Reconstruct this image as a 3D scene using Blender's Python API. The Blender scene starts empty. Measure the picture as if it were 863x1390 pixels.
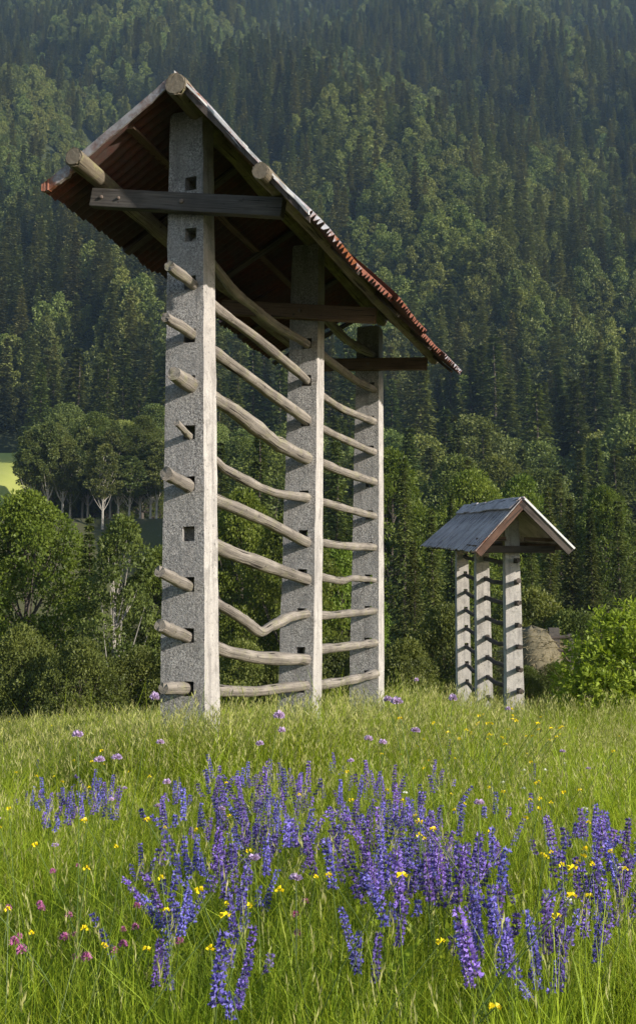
import bpy, bmesh, math, random
import numpy as np
from mathutils import Vector, noise as mn
R = math.radians
rng = np.random.default_rng(7); random.seed(7)
sc = bpy.context.scene; col = sc.collection
# ------------------------------------------------------------------ camera
F = 1500.0; PITCH = R(7.0); CAMZ = 1.05
cam_d = bpy.data.cameras.new('camera'); cam = bpy.data.objects.new('camera', cam_d); col.objects.link(cam)
cam.location = (0, 0, CAMZ); cam.rotation_euler = (R(90)+PITCH, 0, 0)
cam_d.sensor_fit = 'VERTICAL'; cam_d.sensor_height = 36; cam_d.lens = 36*F/1390; cam_d.shift_y = -45/1390
cam_d.clip_start = .05; cam_d.clip_end = 6000
sc.camera = cam
cp, sp = math.cos(PITCH), math.sin(PITCH)
def ray(x, y):
    u = (x-431.5)/F; v = (650-y)/F
    return np.array([u, cp-v*sp, v*cp+sp])
def at(x, y, Y):
    r = ray(x, y); r = r*(Y/r[1]); return np.array([r[0], r[1], r[2]+CAMZ])
def onplane(x, y, P, n):
    r = ray(x, y); r = r*(np.dot(P, n)/np.dot(r, n)); return np.array([r[0], r[1], r[2]+CAMZ])
def px(p):
    d = p[1]*cp+(p[2]-CAMZ)*sp; return 431.5+F*p[0]/d, 650-F*(-p[1]*sp+(p[2]-CAMZ)*cp)/d
# ------------------------------------------------------------------ ground height
def sm(a, b, x):
    t = np.clip((x-a)/(b-a), 0, 1); return t*t*(3-2*t)
def nz(x, y, s, z=0.0, o=3):
    return mn.fractal(Vector((x/s, y/s, z)), 1.0, 2.0, o)
def G(x, y):
    z = -.048*y + .05*min(max(x, -14), 0)
    c = max(0., y-21-.22*max(0., x))
    z -= 5.0*sm(0, 26, c)*1.0
    if y > 45: z = z*(1-sm(45, 75, y)) + (-7.3)*sm(45, 75, y)
    if y < 0: z = -.02*y
    z -= .45*sm(1, 3, x)*sm(12, 20, y)*(1-sm(45, 75, y))
    if y > 165: z += 27*sm(172, 214, y)*(1-sm(285, 350, y))*(1-sm(-28, 6, x))
    z += .05*nz(x, y, 2.5, 3.)*(1 if y < 45 else 3)
    # unseen hill added on the right, outside the picture, to shade the slope foot
    d = math.hypot((x-330)/120., (y-40)/120.)
    if d < 1: z += 78*(1-d*d)**1.2
    if y > 290:
        t = y-290
        z += .80*t*sm(0, 60, t)
        a = sm(0, 160, t)
        z += a*(34*nz(x+.5*y+40, .45*y, 150., 5.)+12*nz(x, y, 55., 9.))
        # deep gully running down from the upper left
        gx = -150+.35*(y-700)+10*nz(x, y, 90, 1)
        z -= 38*a*math.exp(-((x-gx)/42.)**2)*sm(520, 760, y)
        gx = 330-.25*(y-700)
        z -= 30*a*math.exp(-((x-gx)/50.)**2)*sm(600, 800, y)
    return float(z)
# ------------------------------------------------------------------ objects
def link(o, parent=None):
    col.objects.link(o)
    if parent is not None: o.parent = parent
    return o
def tag(o, label=None, cat=None, group=None, kind=None):
    if label: o['label'] = label
    if cat: o['category'] = cat
    if group: o['group'] = group
    if kind: o['kind'] = kind
    return o
def empty(name, loc=(0, 0, 0), rz=0):
    o = bpy.data.objects.new(name, None); o.location = loc; o.rotation_euler = (0, 0, rz); o.empty_display_size = .1
    return link(o)
def wl(o):
    v = Vector((0, 0, 0))
    while o is not None: v = v+o.location; o = o.parent
    return np.array(v)
def mesh(name, V, Fc, mats, parent=None, smooth=False, uv=None, mi=None, loc=None):
    me = bpy.data.meshes.new(name)
    V = np.asarray(V, float)
    org = wl(parent) if parent is not None else (np.array(loc, float) if loc is not None else np.zeros(3))
    V = V-org
    if isinstance(Fc, np.ndarray):
        n, k = Fc.shape
        me.vertices.add(len(V)); me.vertices.foreach_set('co', V.ravel().astype(np.float32))
        me.loops.add(n*k); me.loops.foreach_set('vertex_index', Fc.ravel().astype(np.int32))
        me.polygons.add(n); me.polygons.foreach_set('loop_start', (np.arange(n)*k).astype(np.int32))
        me.update(calc_edges=True)
    else:
        me.from_pydata([tuple(v) for v in V], [], [tuple(f) for f in Fc])
    if uv is not None:
        l = me.uv_layers.new(name='UVMap'); idx = np.zeros(len(me.loops), np.int32); me.loops.foreach_get('vertex_index', idx)
        l.data.foreach_set('uv', np.asarray(uv, np.float32)[idx].ravel())
    for m in (mats if isinstance(mats, (list, tuple)) else [mats]): me.materials.append(m)
    if mi is not None: me.polygons.foreach_set('material_index', np.asarray(mi, np.int32))
    if smooth: me.polygons.foreach_set('use_smooth', np.ones(len(me.polygons), bool))
    me.update()
    o = bpy.data.objects.new(name, me)
    if parent is None: o.location = org
    return link(o, parent)
class MB:
    def __init__(s): s.v = []; s.f = []; s.uv = []; s.n = 0
    def add(s, V, Fc, uv=None):
        V = np.asarray(V, float); s.v.append(V); s.f += [tuple(int(i)+s.n for i in f) for f in Fc]
        s.uv.append(np.asarray(uv, float) if uv is not None else V[:, :2].copy()); s.n += len(V); return s
    def box(s, c, ax, ay, az):   # centre and three half axes
        c, ax, ay, az = [np.asarray(q, float) for q in (c, ax, ay, az)]
        V = [c+i*ax+j*ay+k*az for k in (-1, 1) for j in (-1, 1) for i in (-1, 1)]
        L = [np.linalg.norm(q) for q in (ax, ay, az)]
        uv = [(i*L[0]+j*L[2]*.3, j*L[1]+k*L[2]) for k in (-1, 1) for j in (-1, 1) for i in (-1, 1)]
        return s.add(V, [(0, 2, 3, 1), (4, 5, 7, 6), (0, 1, 5, 4), (2, 6, 7, 3), (0, 4, 6, 2), (1, 3, 7, 5)], uv)
    def tube(s, P, r, n=8, jag=0, rough=0, seed=0):
        P = np.asarray(P, float); r = np.broadcast_to(r, len(P)).astype(float); rg = np.random.default_rng(seed)
        V = []; uv = []; L = 0; prev = None
        T = np.gradient(P, axis=0); T /= np.linalg.norm(T, axis=1)[:, None]
        up = np.array([0, 0, 1.]) if abs(T[0][2]) < .9 else np.array([1., 0, 0])
        for i in range(len(P)):
            a = np.cross(T[i], up); a /= np.linalg.norm(a); b = np.cross(a, T[i])
            if i: L += np.linalg.norm(P[i]-P[i-1])
            for k in range(n):
                t = 2*math.pi*k/n; rr = r[i]*(1+rough*rg.uniform(-1, 1))
                off = T[i]*(jag*r[i]*rg.uniform(-1, 1)) if i in (0, len(P)-1) else 0
                V.append(P[i]+rr*(math.cos(t)*a+math.sin(t)*b)+off); uv.append((L, k/n*2*math.pi*r[0]))
        Fc = [(i*n+k, i*n+(k+1) % n, (i+1)*n+(k+1) % n, (i+1)*n+k) for i in range(len(P)-1) for k in range(n)]
        m = len(V); V += [P[0]+T[0]*r[0]*.15*jag, P[-1]-T[-1]*r[-1]*.15*jag]; uv += [(0, 0), (L, 0)]
        Fc += [(m, (k+1) % n, k) for k in range(n)]
        e = (len(P)-1)*n; Fc += [(m+1, e+k, e+(k+1) % n) for k in range(n)]
        return s.add(V, Fc, uv)
    def build(s, name, mat, parent=None, smooth=False, bevel=0, loc=None):
        o = mesh(name, np.concatenate(s.v), s.f, mat, parent, smooth, uv=np.concatenate(s.uv), loc=loc)
        if bevel:
            b = o.modifiers.new('bevel', 'BEVEL'); b.width = bevel; b.segments = 2; b.limit_method = 'ANGLE'
        if smooth:
            try: o.data.set_sharp_from_angle(angle=R(50))
            except Exception: pass
        return o
def spline(P, k=6):
    P = np.asarray(P, float); Q = np.vstack([2*P[0]-P[1], P, 2*P[-1]-P[-2]]); out = []
    for i in range(1, len(Q)-2):
        for t in np.arange(k)/k:
            a, b, c, d = Q[i-1:i+3]
            out.append(.5*((2*b)+(c-a)*t+(2*a-5*b+4*c-d)*t*t+(3*b-a-3*c+d)*t**3))
    out.append(P[-1]); return np.array(out)
# ------------------------------------------------------------------ materials
def newmat(name):
    m = bpy.data.materials.new(name); m.use_nodes = True; nt = m.node_tree; nt.nodes.clear()
    return m, nt
def N(nt, t, **kw):
    n = nt.nodes.new(t)
    for k, v in kw.items():
        if k.startswith('i_'):
            n.inputs[k[2:].replace('_', ' ')].default_value = v
        else: setattr(n, k, v)
    return n
def ramp(nt, src, stops):
    r = nt.nodes.new('ShaderNodeValToRGB'); cr = r.color_ramp
    while len(cr.elements) > 1: cr.elements.remove(cr.elements[0])
    for i, (p, c) in enumerate(stops):
        e = cr.elements[0] if i == 0 else cr.elements.new(p)
        e.position = p; c = (c, c, c) if isinstance(c, (int, float)) else c; e.color = (*c, 1)
    nt.links.new(src, r.inputs[0]); return r.outputs[0]
def mixc(nt, f, a, b, mode='MIX'):
    m = nt.nodes.new('ShaderNodeMix'); m.data_type = 'RGBA'; m.blend_type = mode
    for s, v in ((m.inputs[0], f), (m.inputs[6], a), (m.inputs[7], b)):
        if hasattr(v, 'links') or hasattr(v, 'is_linked'): nt.links.new(v, s)
        elif isinstance(v, tuple): s.default_value = (*v, 1)
        else: s.default_value = v
    return m.outputs[2]
def noise(nt, vec, scale, detail=4, rough=.55, dist=0):
    n = N(nt, 'ShaderNodeTexNoise'); n.inputs['Scale'].default_value = scale; n.inputs['Detail'].default_value = detail
    n.inputs['Roughness'].default_value = rough; n.inputs['Distortion'].default_value = dist
    if vec is not None: nt.links.new(vec, n.inputs['Vector'])
    return n.outputs['Fac']
def mapping(nt, vec, scale):
    m = N(nt, 'ShaderNodeMapping'); m.inputs['Scale'].default_value = scale; nt.links.new(vec, m.inputs[0]); return m.outputs[0]
def bump(nt, h, strength, dist=.01, normal=None):
    b = N(nt, 'ShaderNodeBump'); b.inputs['Strength'].default_value = strength; b.inputs['Distance'].default_value = dist
    nt.links.new(h, b.inputs['Height'])
    if normal: nt.links.new(normal, b.inputs['Normal'])
    return b.outputs[0]
def principled(nt, colr, rough=.8, nrm=None, metal=0, spec=.3):
    p = N(nt, 'ShaderNodeBsdfPrincipled'); o = N(nt, 'ShaderNodeOutputMaterial')
    for s, v in ((p.inputs['Base Color'], colr), (p.inputs['Roughness'], rough), (p.inputs['Metallic'], metal)):
        if hasattr(v, 'is_linked'): nt.links.new(v, s)
        elif isinstance(v, tuple): s.default_value = (*v, 1)
        else: s.default_value = v
    p.inputs['Specular IOR Level'].default_value = spec
    if nrm: nt.links.new(nrm, p.inputs['Normal'])
    nt.links.new(p.outputs[0], o.inputs[0]); return p
def leafmat(name, c1, c2, trans=.35, objvar=.35, nscale=.6, rough=.5):
    m, nt = newmat(name)
    tc = N(nt, 'ShaderNodeTexCoord'); oi = N(nt, 'ShaderNodeObjectInfo')
    add = N(nt, 'ShaderNodeVectorMath', operation='ADD'); nt.links.new(tc.outputs['Object'], add.inputs[0])
    sc_ = N(nt, 'ShaderNodeVectorMath', operation='SCALE'); sc_.inputs[0].default_value = (37, 21, 13); nt.links.new(oi.outputs['Random'], sc_.inputs['Scale'])
    nt.links.new(sc_.outputs[0], add.inputs[1])
    f = noise(nt, add.outputs[0], nscale, 5, .7)
    c = mixc(nt, ramp(nt, f, [(.35, 0.), (.65, 1.)]), c1, c2)
    hv = N(nt, 'ShaderNodeHueSaturation'); nt.links.new(c, hv.inputs['Color'])
    mr = N(nt, 'ShaderNodeMapRange'); nt.links.new(oi.outputs['Random'], mr.inputs[0]); mr.inputs[3].default_value = 1-objvar; mr.inputs[4].default_value = 1+objvar
    mh = N(nt, 'ShaderNodeMath', operation='MULTIPLY_ADD'); nt.links.new(oi.outputs['Random'], mh.inputs[0]); mh.inputs[1].default_value = 7.31; mh.inputs[2].default_value = 0
    fr = N(nt, 'ShaderNodeMath', operation='FRACT'); nt.links.new(mh.outputs[0], fr.inputs[0])
    mr2 = N(nt, 'ShaderNodeMapRange'); nt.links.new(fr.outputs[0], mr2.inputs[0]); mr2.inputs[3].default_value = .5-.035*objvar/.35; mr2.inputs[4].default_value = .5+.004*objvar/.35
    nt.links.new(mr.outputs[0], hv.inputs['Value']); nt.links.new(mr2.outputs[0], hv.inputs['Hue'])
    p = N(nt, 'ShaderNodeBsdfPrincipled'); p.inputs['Roughness'].default_value = rough; p.inputs['Specular IOR Level'].default_value = .25
    nt.links.new(hv.outputs[0], p.inputs['Base Color'])
    t = N(nt, 'ShaderNodeBsdfTranslucent'); tcx = mixc(nt, 1., hv.outputs[0], (1., 1., .45), 'MULTIPLY'); nt.links.new(tcx, t.inputs['Color'])
    mx = N(nt, 'ShaderNodeMixShader'); mx.inputs[0].default_value = trans
    nt.links.new(p.outputs[0], mx.inputs[1]); nt.links.new(t.outputs[0], mx.inputs[2])
    o = N(nt, 'ShaderNodeOutputMaterial'); nt.links.new(mx.outputs[0], o.inputs[0]); return m
def m_concrete(name, base, dark, rough_s):
    m, nt = newmat(name); tc = N(nt, 'ShaderNodeTexCoord').outputs['Object']
    big = noise(nt, tc, 2.2, 5, .6); fine = noise(nt, tc, 60, 8, .8, .6); mid = noise(nt, tc, 19, 5, .7, .4)
    v = N(nt, 'ShaderNodeTexVoronoi'); v.inputs['Scale'].default_value = 55; nt.links.new(tc, v.inputs['Vector'])
    c = mixc(nt, ramp(nt, fine, [(.44, 0.), (.57, 1.)]), dark, base)
    c = mixc(nt, ramp(nt, big, [(.38, .0), (.66, .75)]), c, tuple(q*.62 for q in base))
    c = mixc(nt, ramp(nt, noise(nt, tc, 6.5, 5, .7, .5), [(.5, 0.), (.66, .7)]), c, tuple(q*.42 for q in base))
    c = mixc(nt, ramp(nt, noise(nt, tc, 38, 2, .5), [(.28, .8), (.34, 0.)]), c, (.03, .03, .032))
    st = noise(nt, mapping(nt, tc, (9, 9, .7)), 1.6, 4, .6)
    c = mixc(nt, ramp(nt, st, [(.50, 0.), (.70, .6)]), c, (.15, .14, .135))
    h = mixc(nt, .6, fine, mid); h2 = mixc(nt, .12, h, v.outputs['Distance'])
    principled(nt, c, .92, bump(nt, h2, rough_s, .03), spec=.15); return m
def m_wood(name, c1, c2, moss=None, bumps=.5, sx=1.2, sy=45):
    m, nt = newmat(name); tcn = N(nt, 'ShaderNodeTexCoord'); uv = tcn.outputs['UV']; ob = tcn.outputs['Object']
    g = noise(nt, mapping(nt, uv, (sx, sy, 1)), 1.5, 6, .65, .3)
    c = mixc(nt, ramp(nt, g, [(.3, 0.), (.65, 1.)]), c1, c2)
    big = noise(nt, ob, 2.3, 3, .6)
    c = mixc(nt, ramp(nt, big, [(.4, 0.), (.7, .55)]), c, tuple(q*.5 for q in c1))
    if moss:
        c = mixc(nt, ramp(nt, noise(nt, ob, 5, 6, .75), [(.52, 0.), (.64, .6)]), c, moss)
    c = mixc(nt, ramp(nt, noise(nt, ob, 16, 2, .5), [(.27, .85), (.33, 0.)]), c, (.05, .04, .035))
    crack = ramp(nt, noise(nt, mapping(nt, uv, (sx*.8, sy*.8, 1)), 1.1, 3, .5), [(.37, 1.), (.41, 0.)])
    c = mixc(nt, crack, c, (.03, .026, .022))
    principled(nt, c, .85, bump(nt, g, bumps, .012), spec=.15); return m
def m_metal(name, c1, c2, rust, lo, hi, rough=.55, metal=.1):
    m, nt = newmat(name); ob = N(nt, 'ShaderNodeTexCoord').outputs['Object']
    n1 = noise(nt, ob, 1.7, 6, .65, .4); n2 = noise(nt, ob, 14, 5, .7)
    c = mixc(nt, ramp(nt, n2, [(.35, 0.), (.65, 1.)]), c1, c2)
    rc = mixc(nt, ramp(nt, noise(nt, ob, 30, 4, .7), [(.3, 0.), (.7, 1.)]), rust, tuple(q*.45 for q in rust))
    c = mixc(nt, ramp(nt, mixc(nt, .35, n1, n2), [(lo, 0.), (hi, 1.)]), c, rc)
    principled(nt, c, rough, bump(nt, n2, .3, .004), metal=metal, spec=.4); return m
def m_plain(name, c1, c2, scale=30, rough=.7, bs=.2):
    m, nt = newmat(name); ob = N(nt, 'ShaderNodeTexCoord').outputs['Object']
    n = noise(nt, ob, scale, 4, .6); principled(nt, mixc(nt, n, c1, c2), rough, bump(nt, n, bs, .01)); return m
MT = {}
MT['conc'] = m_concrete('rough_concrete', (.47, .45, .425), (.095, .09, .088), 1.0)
MT['conc_s'] = m_concrete('trowelled_sunlit_concrete', (.50, .465, .43), (.36, .34, .31), .3)  # same concrete, smoother; strong sun on the side is put into its paler tone
MT['conc_w'] = m_concrete('pale_concrete', (.50, .47, .43), (.34, .32, .29), .3)
MT['rail'] = m_wood('weathered_rail', (.14, .122, .105), (.37, .33, .28), (.24, .23, .13), .9)
MT['raild'] = m_wood('dark_rail', (.055, .045, .04), (.12, .10, .085), None, .5)
MT['beam'] = m_wood('grey_beam', (.055, .05, .047), (.125, .112, .10), None, .5)
MT['rafter'] = m_wood('brown_rafter', (.10, .065, .045), (.19, .125, .085), None, .4)
MT['log'] = m_wood('lichened_log', (.12, .10, .07), (.26, .22, .16), (.26, .25, .12), .6)
MT['endgrain'] = m_plain('end_grain', (.07, .055, .04), (.22, .19, .14), 30, .9, .6)
MT['shingle'] = m_wood('grey_shingle_board', (.34, .285, .275), (.68, .60, .58), None, .7, 1.0, 30)
MT['fascia'] = m_wood('red_brown_board', (.085, .05, .036), (.16, .095, .068), None, .4)
MT['whiteb'] = m_plain('weathered_white_trim', (.55, .53, .50), (.75, .73, .70), 12, .6)
MT['rust'] = m_metal('rusty_sheet', (.28, .13, .09), (.20, .09, .06), (.26, .075, .03), .35, .6)
MT['galv'] = m_metal('galvanised_sheet', (.55, .55, .56), (.38, .38, .39), (.40, .13, .04), .46, .58, .4, .4)
MT['under'] = m_metal('dark_underside', (.070, .045, .036), (.035, .025, .022), (.15, .042, .022), .42, .66, .8, 0.)  # dark brown with rust patches, for the lower face of the sheets
MT['edge'] = m_metal('weathered_flashing', (.36, .34, .33), (.20, .185, .18), (.26, .10, .05), .44, .60, .5, .3)
MT['bolt'] = m_plain('iron_bolt', (.10, .08, .07), (.2, .15, .12), 50, .6)
MT['bark'] = m_plain('bark', (.05, .04, .032), (.13, .11, .09), 9, .95, .8)
MT['bark_pale'] = m_plain('pale_bark', (.20, .18, .15), (.42, .39, .34), 5, .9, .6)
MT['hay'] = m_plain('dry_hay', (.09, .078, .05), (.22, .19, .12), 14, .95, 1.)
# leaves
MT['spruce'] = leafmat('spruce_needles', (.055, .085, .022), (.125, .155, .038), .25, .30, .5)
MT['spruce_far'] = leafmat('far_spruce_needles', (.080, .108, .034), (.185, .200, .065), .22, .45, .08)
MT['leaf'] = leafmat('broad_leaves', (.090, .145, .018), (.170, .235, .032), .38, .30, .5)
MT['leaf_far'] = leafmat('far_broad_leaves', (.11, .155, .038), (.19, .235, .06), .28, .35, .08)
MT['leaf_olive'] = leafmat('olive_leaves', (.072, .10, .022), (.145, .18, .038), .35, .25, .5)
MT['leaf_bright'] = leafmat('fresh_leaves', (.19, .29, .025), (.36, .47, .07), .45, .1, 1.5)
MT['grass'] = leafmat('grass_blades', (.20, .31, .018), (.38, .50, .045), .42, .28, .8, .45)
MT['grass_far'] = leafmat('meadow_blades', (.27, .36, .035), (.43, .52, .07), .42, .22, .5, .5)
MT['straw'] = leafmat('seed_heads', (.26, .28, .09), (.42, .42, .16), .3, .2, 2.)
MT['stem'] = leafmat('flower_stem', (.08, .14, .03), (.14, .20, .05), .2, .2, 2.)
MT['sage'] = leafmat('sage_petal', (.21, .115, .55), (.38, .26, .78), .35, .36, 40., .5)
MT['calyx'] = leafmat('sage_calyx', (.07, .035, .12), (.14, .07, .22), .1, .2, 30.)
MT['lilac'] = leafmat('lilac_petal', (.58, .42, .76), (.74, .58, .86), .3, .1, 30.)
MT['yellow'] = leafmat('yellow_petal', (.80, .62, .01), (.88, .72, .02), .2, .05, 10.)
MT['pink'] = leafmat('pink_petal', (.52, .14, .36), (.68, .26, .50), .25, .1, 30.)
MT['white'] = leafmat('white_petal', (.72, .74, .62), (.8, .8, .72), .25, .05, 30.)
MT['reddish'] = leafmat('reddish_panicle', (.35, .19, .13), (.50, .30, .22), .25, .1, 10.)
m, nt = newmat('soil'); ob = N(nt, 'ShaderNodeTexCoord').outputs['Object']
g1 = noise(nt, ob, .35, 5, .6); g2 = noise(nt, ob, 6, 5, .7)
c = mixc(nt, ramp(nt, g2, [(.3, 0.), (.7, 1.)]), (.05, .055, .022), (.10, .105, .035))
c = mixc(nt, ramp(nt, g1, [(.45, 0.), (.7, .6)]), c, (.10, .085, .05)); principled(nt, c, .95, bump(nt, g2, .6, .05)); MT['soil'] = m
m, nt = newmat('forest_floor'); ob = N(nt, 'ShaderNodeTexCoord').outputs['Object']
c = mixc(nt, noise(nt, ob, .1, 5, .6), (.022, .032, .012), (.05, .06, .025)); principled(nt, c, .95); MT['floor'] = m
m, nt = newmat('meadow_green'); ob = N(nt, 'ShaderNodeTexCoord').outputs['Object']
c = mixc(nt, noise(nt, ob, .12, 6, .7), (.24, .29, .04), (.38, .38, .12)); principled(nt, c, .95); MT['pasture'] = m
# ------------------------------------------------------------------ terrain
def grid(name, xs, ys, mat, kind='structure'):
    V = np.array([(x, y, G(x, y)) for y in ys for x in xs]); nx = len(xs)
    Fc = np.array([(j*nx+i, j*nx+i+1, (j+1)*nx+i+1, (j+1)*nx+i) for j in range(len(ys)-1) for i in range(nx-1)])
    o = mesh(name, V, Fc, mat, smooth=True); o['kind'] = kind; return o
def cuts(*seg):
    out = []
    for a, b, s in seg: out += list(np.arange(a, b, s))
    return np.array(out+[seg[-1][1]])
xs = cuts((-900, -200, 50), (-200, -30, 8.5), (-30, 30, 1.), (30, 200, 8.5), (200, 900, 25))
grid('ground', xs, cuts((-120, -4, 10), (-4, 46, 1.), (46, 330, 9.15)), MT['soil'])
grid('mountain', cuts((-900, -500, 40), (-500, 560, 12), (560, 900, 40)), cuts((330, 1000, 12), (1000, 1350, 25)), MT['floor'])
# ------------------------------------------------------------------ world, sun
SAZ, SEL = 56.6, 19.0          # azimuth from -y towards +x
sd = Vector((math.sin(R(SAZ))*math.cos(R(SEL)), -math.cos(R(SAZ))*math.cos(R(SEL)), math.sin(R(SEL))))
w = bpy.data.worlds.new('World'); sc.world = w; w.use_nodes = True; nt = w.node_tree
sky = nt.nodes.new('ShaderNodeTexSky'); sky.sky_type = 'NISHITA'; sky.sun_disc = False
sky.sun_elevation = R(SEL); sky.sun_rotation = math.atan2(sd.x, sd.y); sky.altitude = 600
bg = nt.nodes['Background']; nt.links.new(sky.outputs[0], bg.inputs[0]); bg.inputs[1].default_value = .13
sl = bpy.data.lights.new('sun', 'SUN'); sl.energy = 5.0; sl.angle = R(.6); sl.color = (1, .925, .83)
so = bpy.data.objects.new('sun', sl); col.objects.link(so); so.rotation_euler = sd.to_track_quat('Z', 'Y').to_euler(); so.location = (20, -20, 30)
sc.view_settings.view_transform = 'Standard'; sc.view_settings.look = 'None'; sc.view_settings.gamma = 1
sc.view_settings.exposure = 0.5
sc.render.resolution_x = 635; sc.render.resolution_y = 1024

# ================================================================== LARGE HAYRACK
AX = np.array([.305, .952, 0]); AX /= np.linalg.norm(AX); LAT = np.array([AX[1], -AX[0], 0]); UP = np.array([0, 0, 1.])
P0 = np.array([-1.19, 9.8, 0])
def rk(s, l, z): return P0+AX*s+LAT*l+UP*(z+CAMZ)      # z measured from eye height
S = [0, 3.31, 6.40]
# hole heights from the picture (front face), eye-relative
holes_px = [
    (252, [935, 863, 793, 725, 657, 587, 520, 455, 383, 318, 249]),
    (408, [933, 886, 833, 780, 727, 673.5, 621, 571, 517, 466, 412]),
    (500, [916, 872, 829, 786, 742, 699, 655, 611, 570, 525, 480])]
big = empty('hayrack', rk(0, 0, G(P0[0], P0[1])-CAMZ))
tag(big, 'tall weathered hayrack with three concrete pillars and rusty corrugated roof, in the foreground', 'hayrack')
def pillar(parent, base, ax, lat, z0, z1, wb, wt, tb, tt, holes, hc, hw, hh, mf, ms, lean=0., notch=True, name='pillar'):
    """base: point at face centre; holes: absolute heights"""
    zs = [z0]
    for h in sorted(holes): zs += [h-hh/2, h+hh/2]
    zs.append(z1)
    zf = []
    for a, b in zip(zs[:-1], zs[1:]):
        k = max(1, int((b-a)/.15))
        zf += [a+(b-a)*i/k for i in range(k)]
    zf.append(zs[-1]); zf = np.array(zf)
    def W(z): t = (z-z0)/(z1-z0); return wb+(wt-wb)*t, tb+(tt-tb)*t
    us = lambda w: [-w/2, hc-hw/2, hc+hw/2, w/2]
    bm = bmesh.new(); vm = {}
    def V(j, i, d):
        key = (j, i, d)
        if key not in vm:
            wd, th = W(zf[j]); p = base+lat*(us(wd)[i]+lean*(zf[j]-z0))+ax*(d*th+(1-d)*(tb-th)*.3)
            vm[key] = bm.verts.new((p[0], p[1], zf[j]))
        return vm[key]
    def ishole(j):
        zc = (zf[j]+zf[j+1])/2; return any(abs(zc-h) < hh/2 for h in holes)
    def q(a, b, c, d, mi):
        f = bm.faces.new((a, b, c, d)); f.material_index = mi
    n = len(zf)
    for j in range(n-1):
        H = ishole(j)
        for i in range(3):
            if H and i == 1: continue
            q(V(j, i, 0), V(j, i+1, 0), V(j+1, i+1, 0), V(j+1, i, 0), 0)
            q(V(j, i+1, 1), V(j, i, 1), V(j+1, i, 1), V(j+1, i+1, 1), 0)
        q(V(j, 3, 0), V(j, 3, 1), V(j+1, 3, 1), V(j+1, 3, 0), 1)
        q(V(j, 0, 1), V(j, 0, 0), V(j+1, 0, 0), V(j+1, 0, 1), 1)
        if H:
            q(V(j, 1, 0), V(j, 1, 1), V(j+1, 1, 1), V(j+1, 1, 0), 2); q(V(j, 2, 1), V(j, 2, 0), V(j+1, 2, 0), V(j+1, 2, 1), 2)
            if not ishole(j-1) : q(V(j, 1, 0), V(j, 2, 0), V(j, 2, 1), V(j, 1, 1), 2)
            if j+2 < n and not ishole(j+1): q(V(j+1, 1, 1), V(j+1, 2, 1), V(j+1, 2, 0), V(j+1, 1, 0), 2)
    for i in range(3): q(V(n-1, i, 0), V(n-1, i+1, 0), V(n-1, i+1, 1), V(n-1, i, 1), 0)
    me = bpy.data.meshes.new(name)
    ed = [e for e in bm.edges if len(e.link_faces) == 2 and {f.material_index for f in e.link_faces} == {0, 1}]
    bmesh.ops.bevel(bm, geom=ed, offset=.012, segments=2, affect='EDGES', material=1)
    for v in bm.verts:
        v.co += Vector(mn.noise_vector(v.co*3.0))*.006+Vector(mn.noise_vector(v.co*14.0))*.006
    o3 = wl(parent)
    for v in bm.verts: v.co -= Vector(o3)
    bm.to_mesh(me); bm.free()
    for mm in (mf, ms, mf): me.materials.append(mm)
    o = bpy.data.objects.new(name, me); return link(o, parent)
HZ = []
for k in range(3):
    base = P0+AX*S[k]
    hx, hy = holes_px[k]
    hz = [onplane(hx, y, base, AX)[2] for y in hy]; HZ.append(hz)
    gz = G(base[0], base[1])-.1
    ztop = onplane((255, 398, 500)[k], (150, 333, 442)[k], base, AX)[2]
    # lateral drift of the real pillar
    b0 = onplane((250.5, 404.5, 496.5)[k], 930, base, AX); b1 = onplane((253, 413, 500)[k], (400, 520, 560)[k], base, AX)
    l0 = np.dot(b0-base, LAT)-.0; l1 = np.dot(b1-base, LAT); lean = (l1-l0)/(b1[2]-b0[2])
    fc = base+LAT*(l0-lean*(b0[2]-gz))+LAT*(-.02 if k == 0 else -.03)
    hs = hz[:10] if k else hz
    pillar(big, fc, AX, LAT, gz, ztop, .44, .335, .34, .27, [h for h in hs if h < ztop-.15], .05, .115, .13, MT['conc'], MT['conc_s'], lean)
# ---- rails: pixel polylines lying in the vertical plane of the rack
PR = P0+LAT*.04
def rail(pts, r, seed, r2=None, name='rail', mat='rail', plane=PR, parent=big, smin=None, smax=None, jag=.22, knots=()):
    Q = [onplane(x, y, plane, LAT) for x, y in pts]
    if smax is not None:
        d = (P0+AX*smax-Q[-1])@AX; Q[-1] = Q[-1]+AX*d
    if smin is not None:
        d = (P0+AX*smin-Q[0])@AX; Q[0] = Q[0]+AX*d
    if smax is not None: Q = [q for q in Q[:-1] if (Q[-1]-q)@AX > .3]+[Q[-1]]
    if smin is not None: Q = [Q[0]]+[q for q in Q[1:] if (q-Q[0])@AX > .3]
    r *= 1.12; r2 = (r2 or r)*1.12
    Q = spline(Q, 7); rg = np.random.default_rng(seed); n = len(Q)
    t = np.linspace(0, 1, n); rr = r+((r2 or r*.85)-r)*t
    w1 = np.cumsum(rg.normal(0, .006, (n, 3)), axis=0); w1 -= np.outer(t, w1[-1]); Q = Q+w1*.4
    rr = rr*(1+.07*np.sin(t*17+seed))*(1+rg.normal(0, .03, n))
    for kt, kr in knots: rr *= 1+kr*np.exp(-((t-kt)/.03)**2)
    mb = MB(); mb.tube(Q, rr, 12, jag, .05, seed); return mb.build(name, MT[mat], parent, smooth=True)
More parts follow.
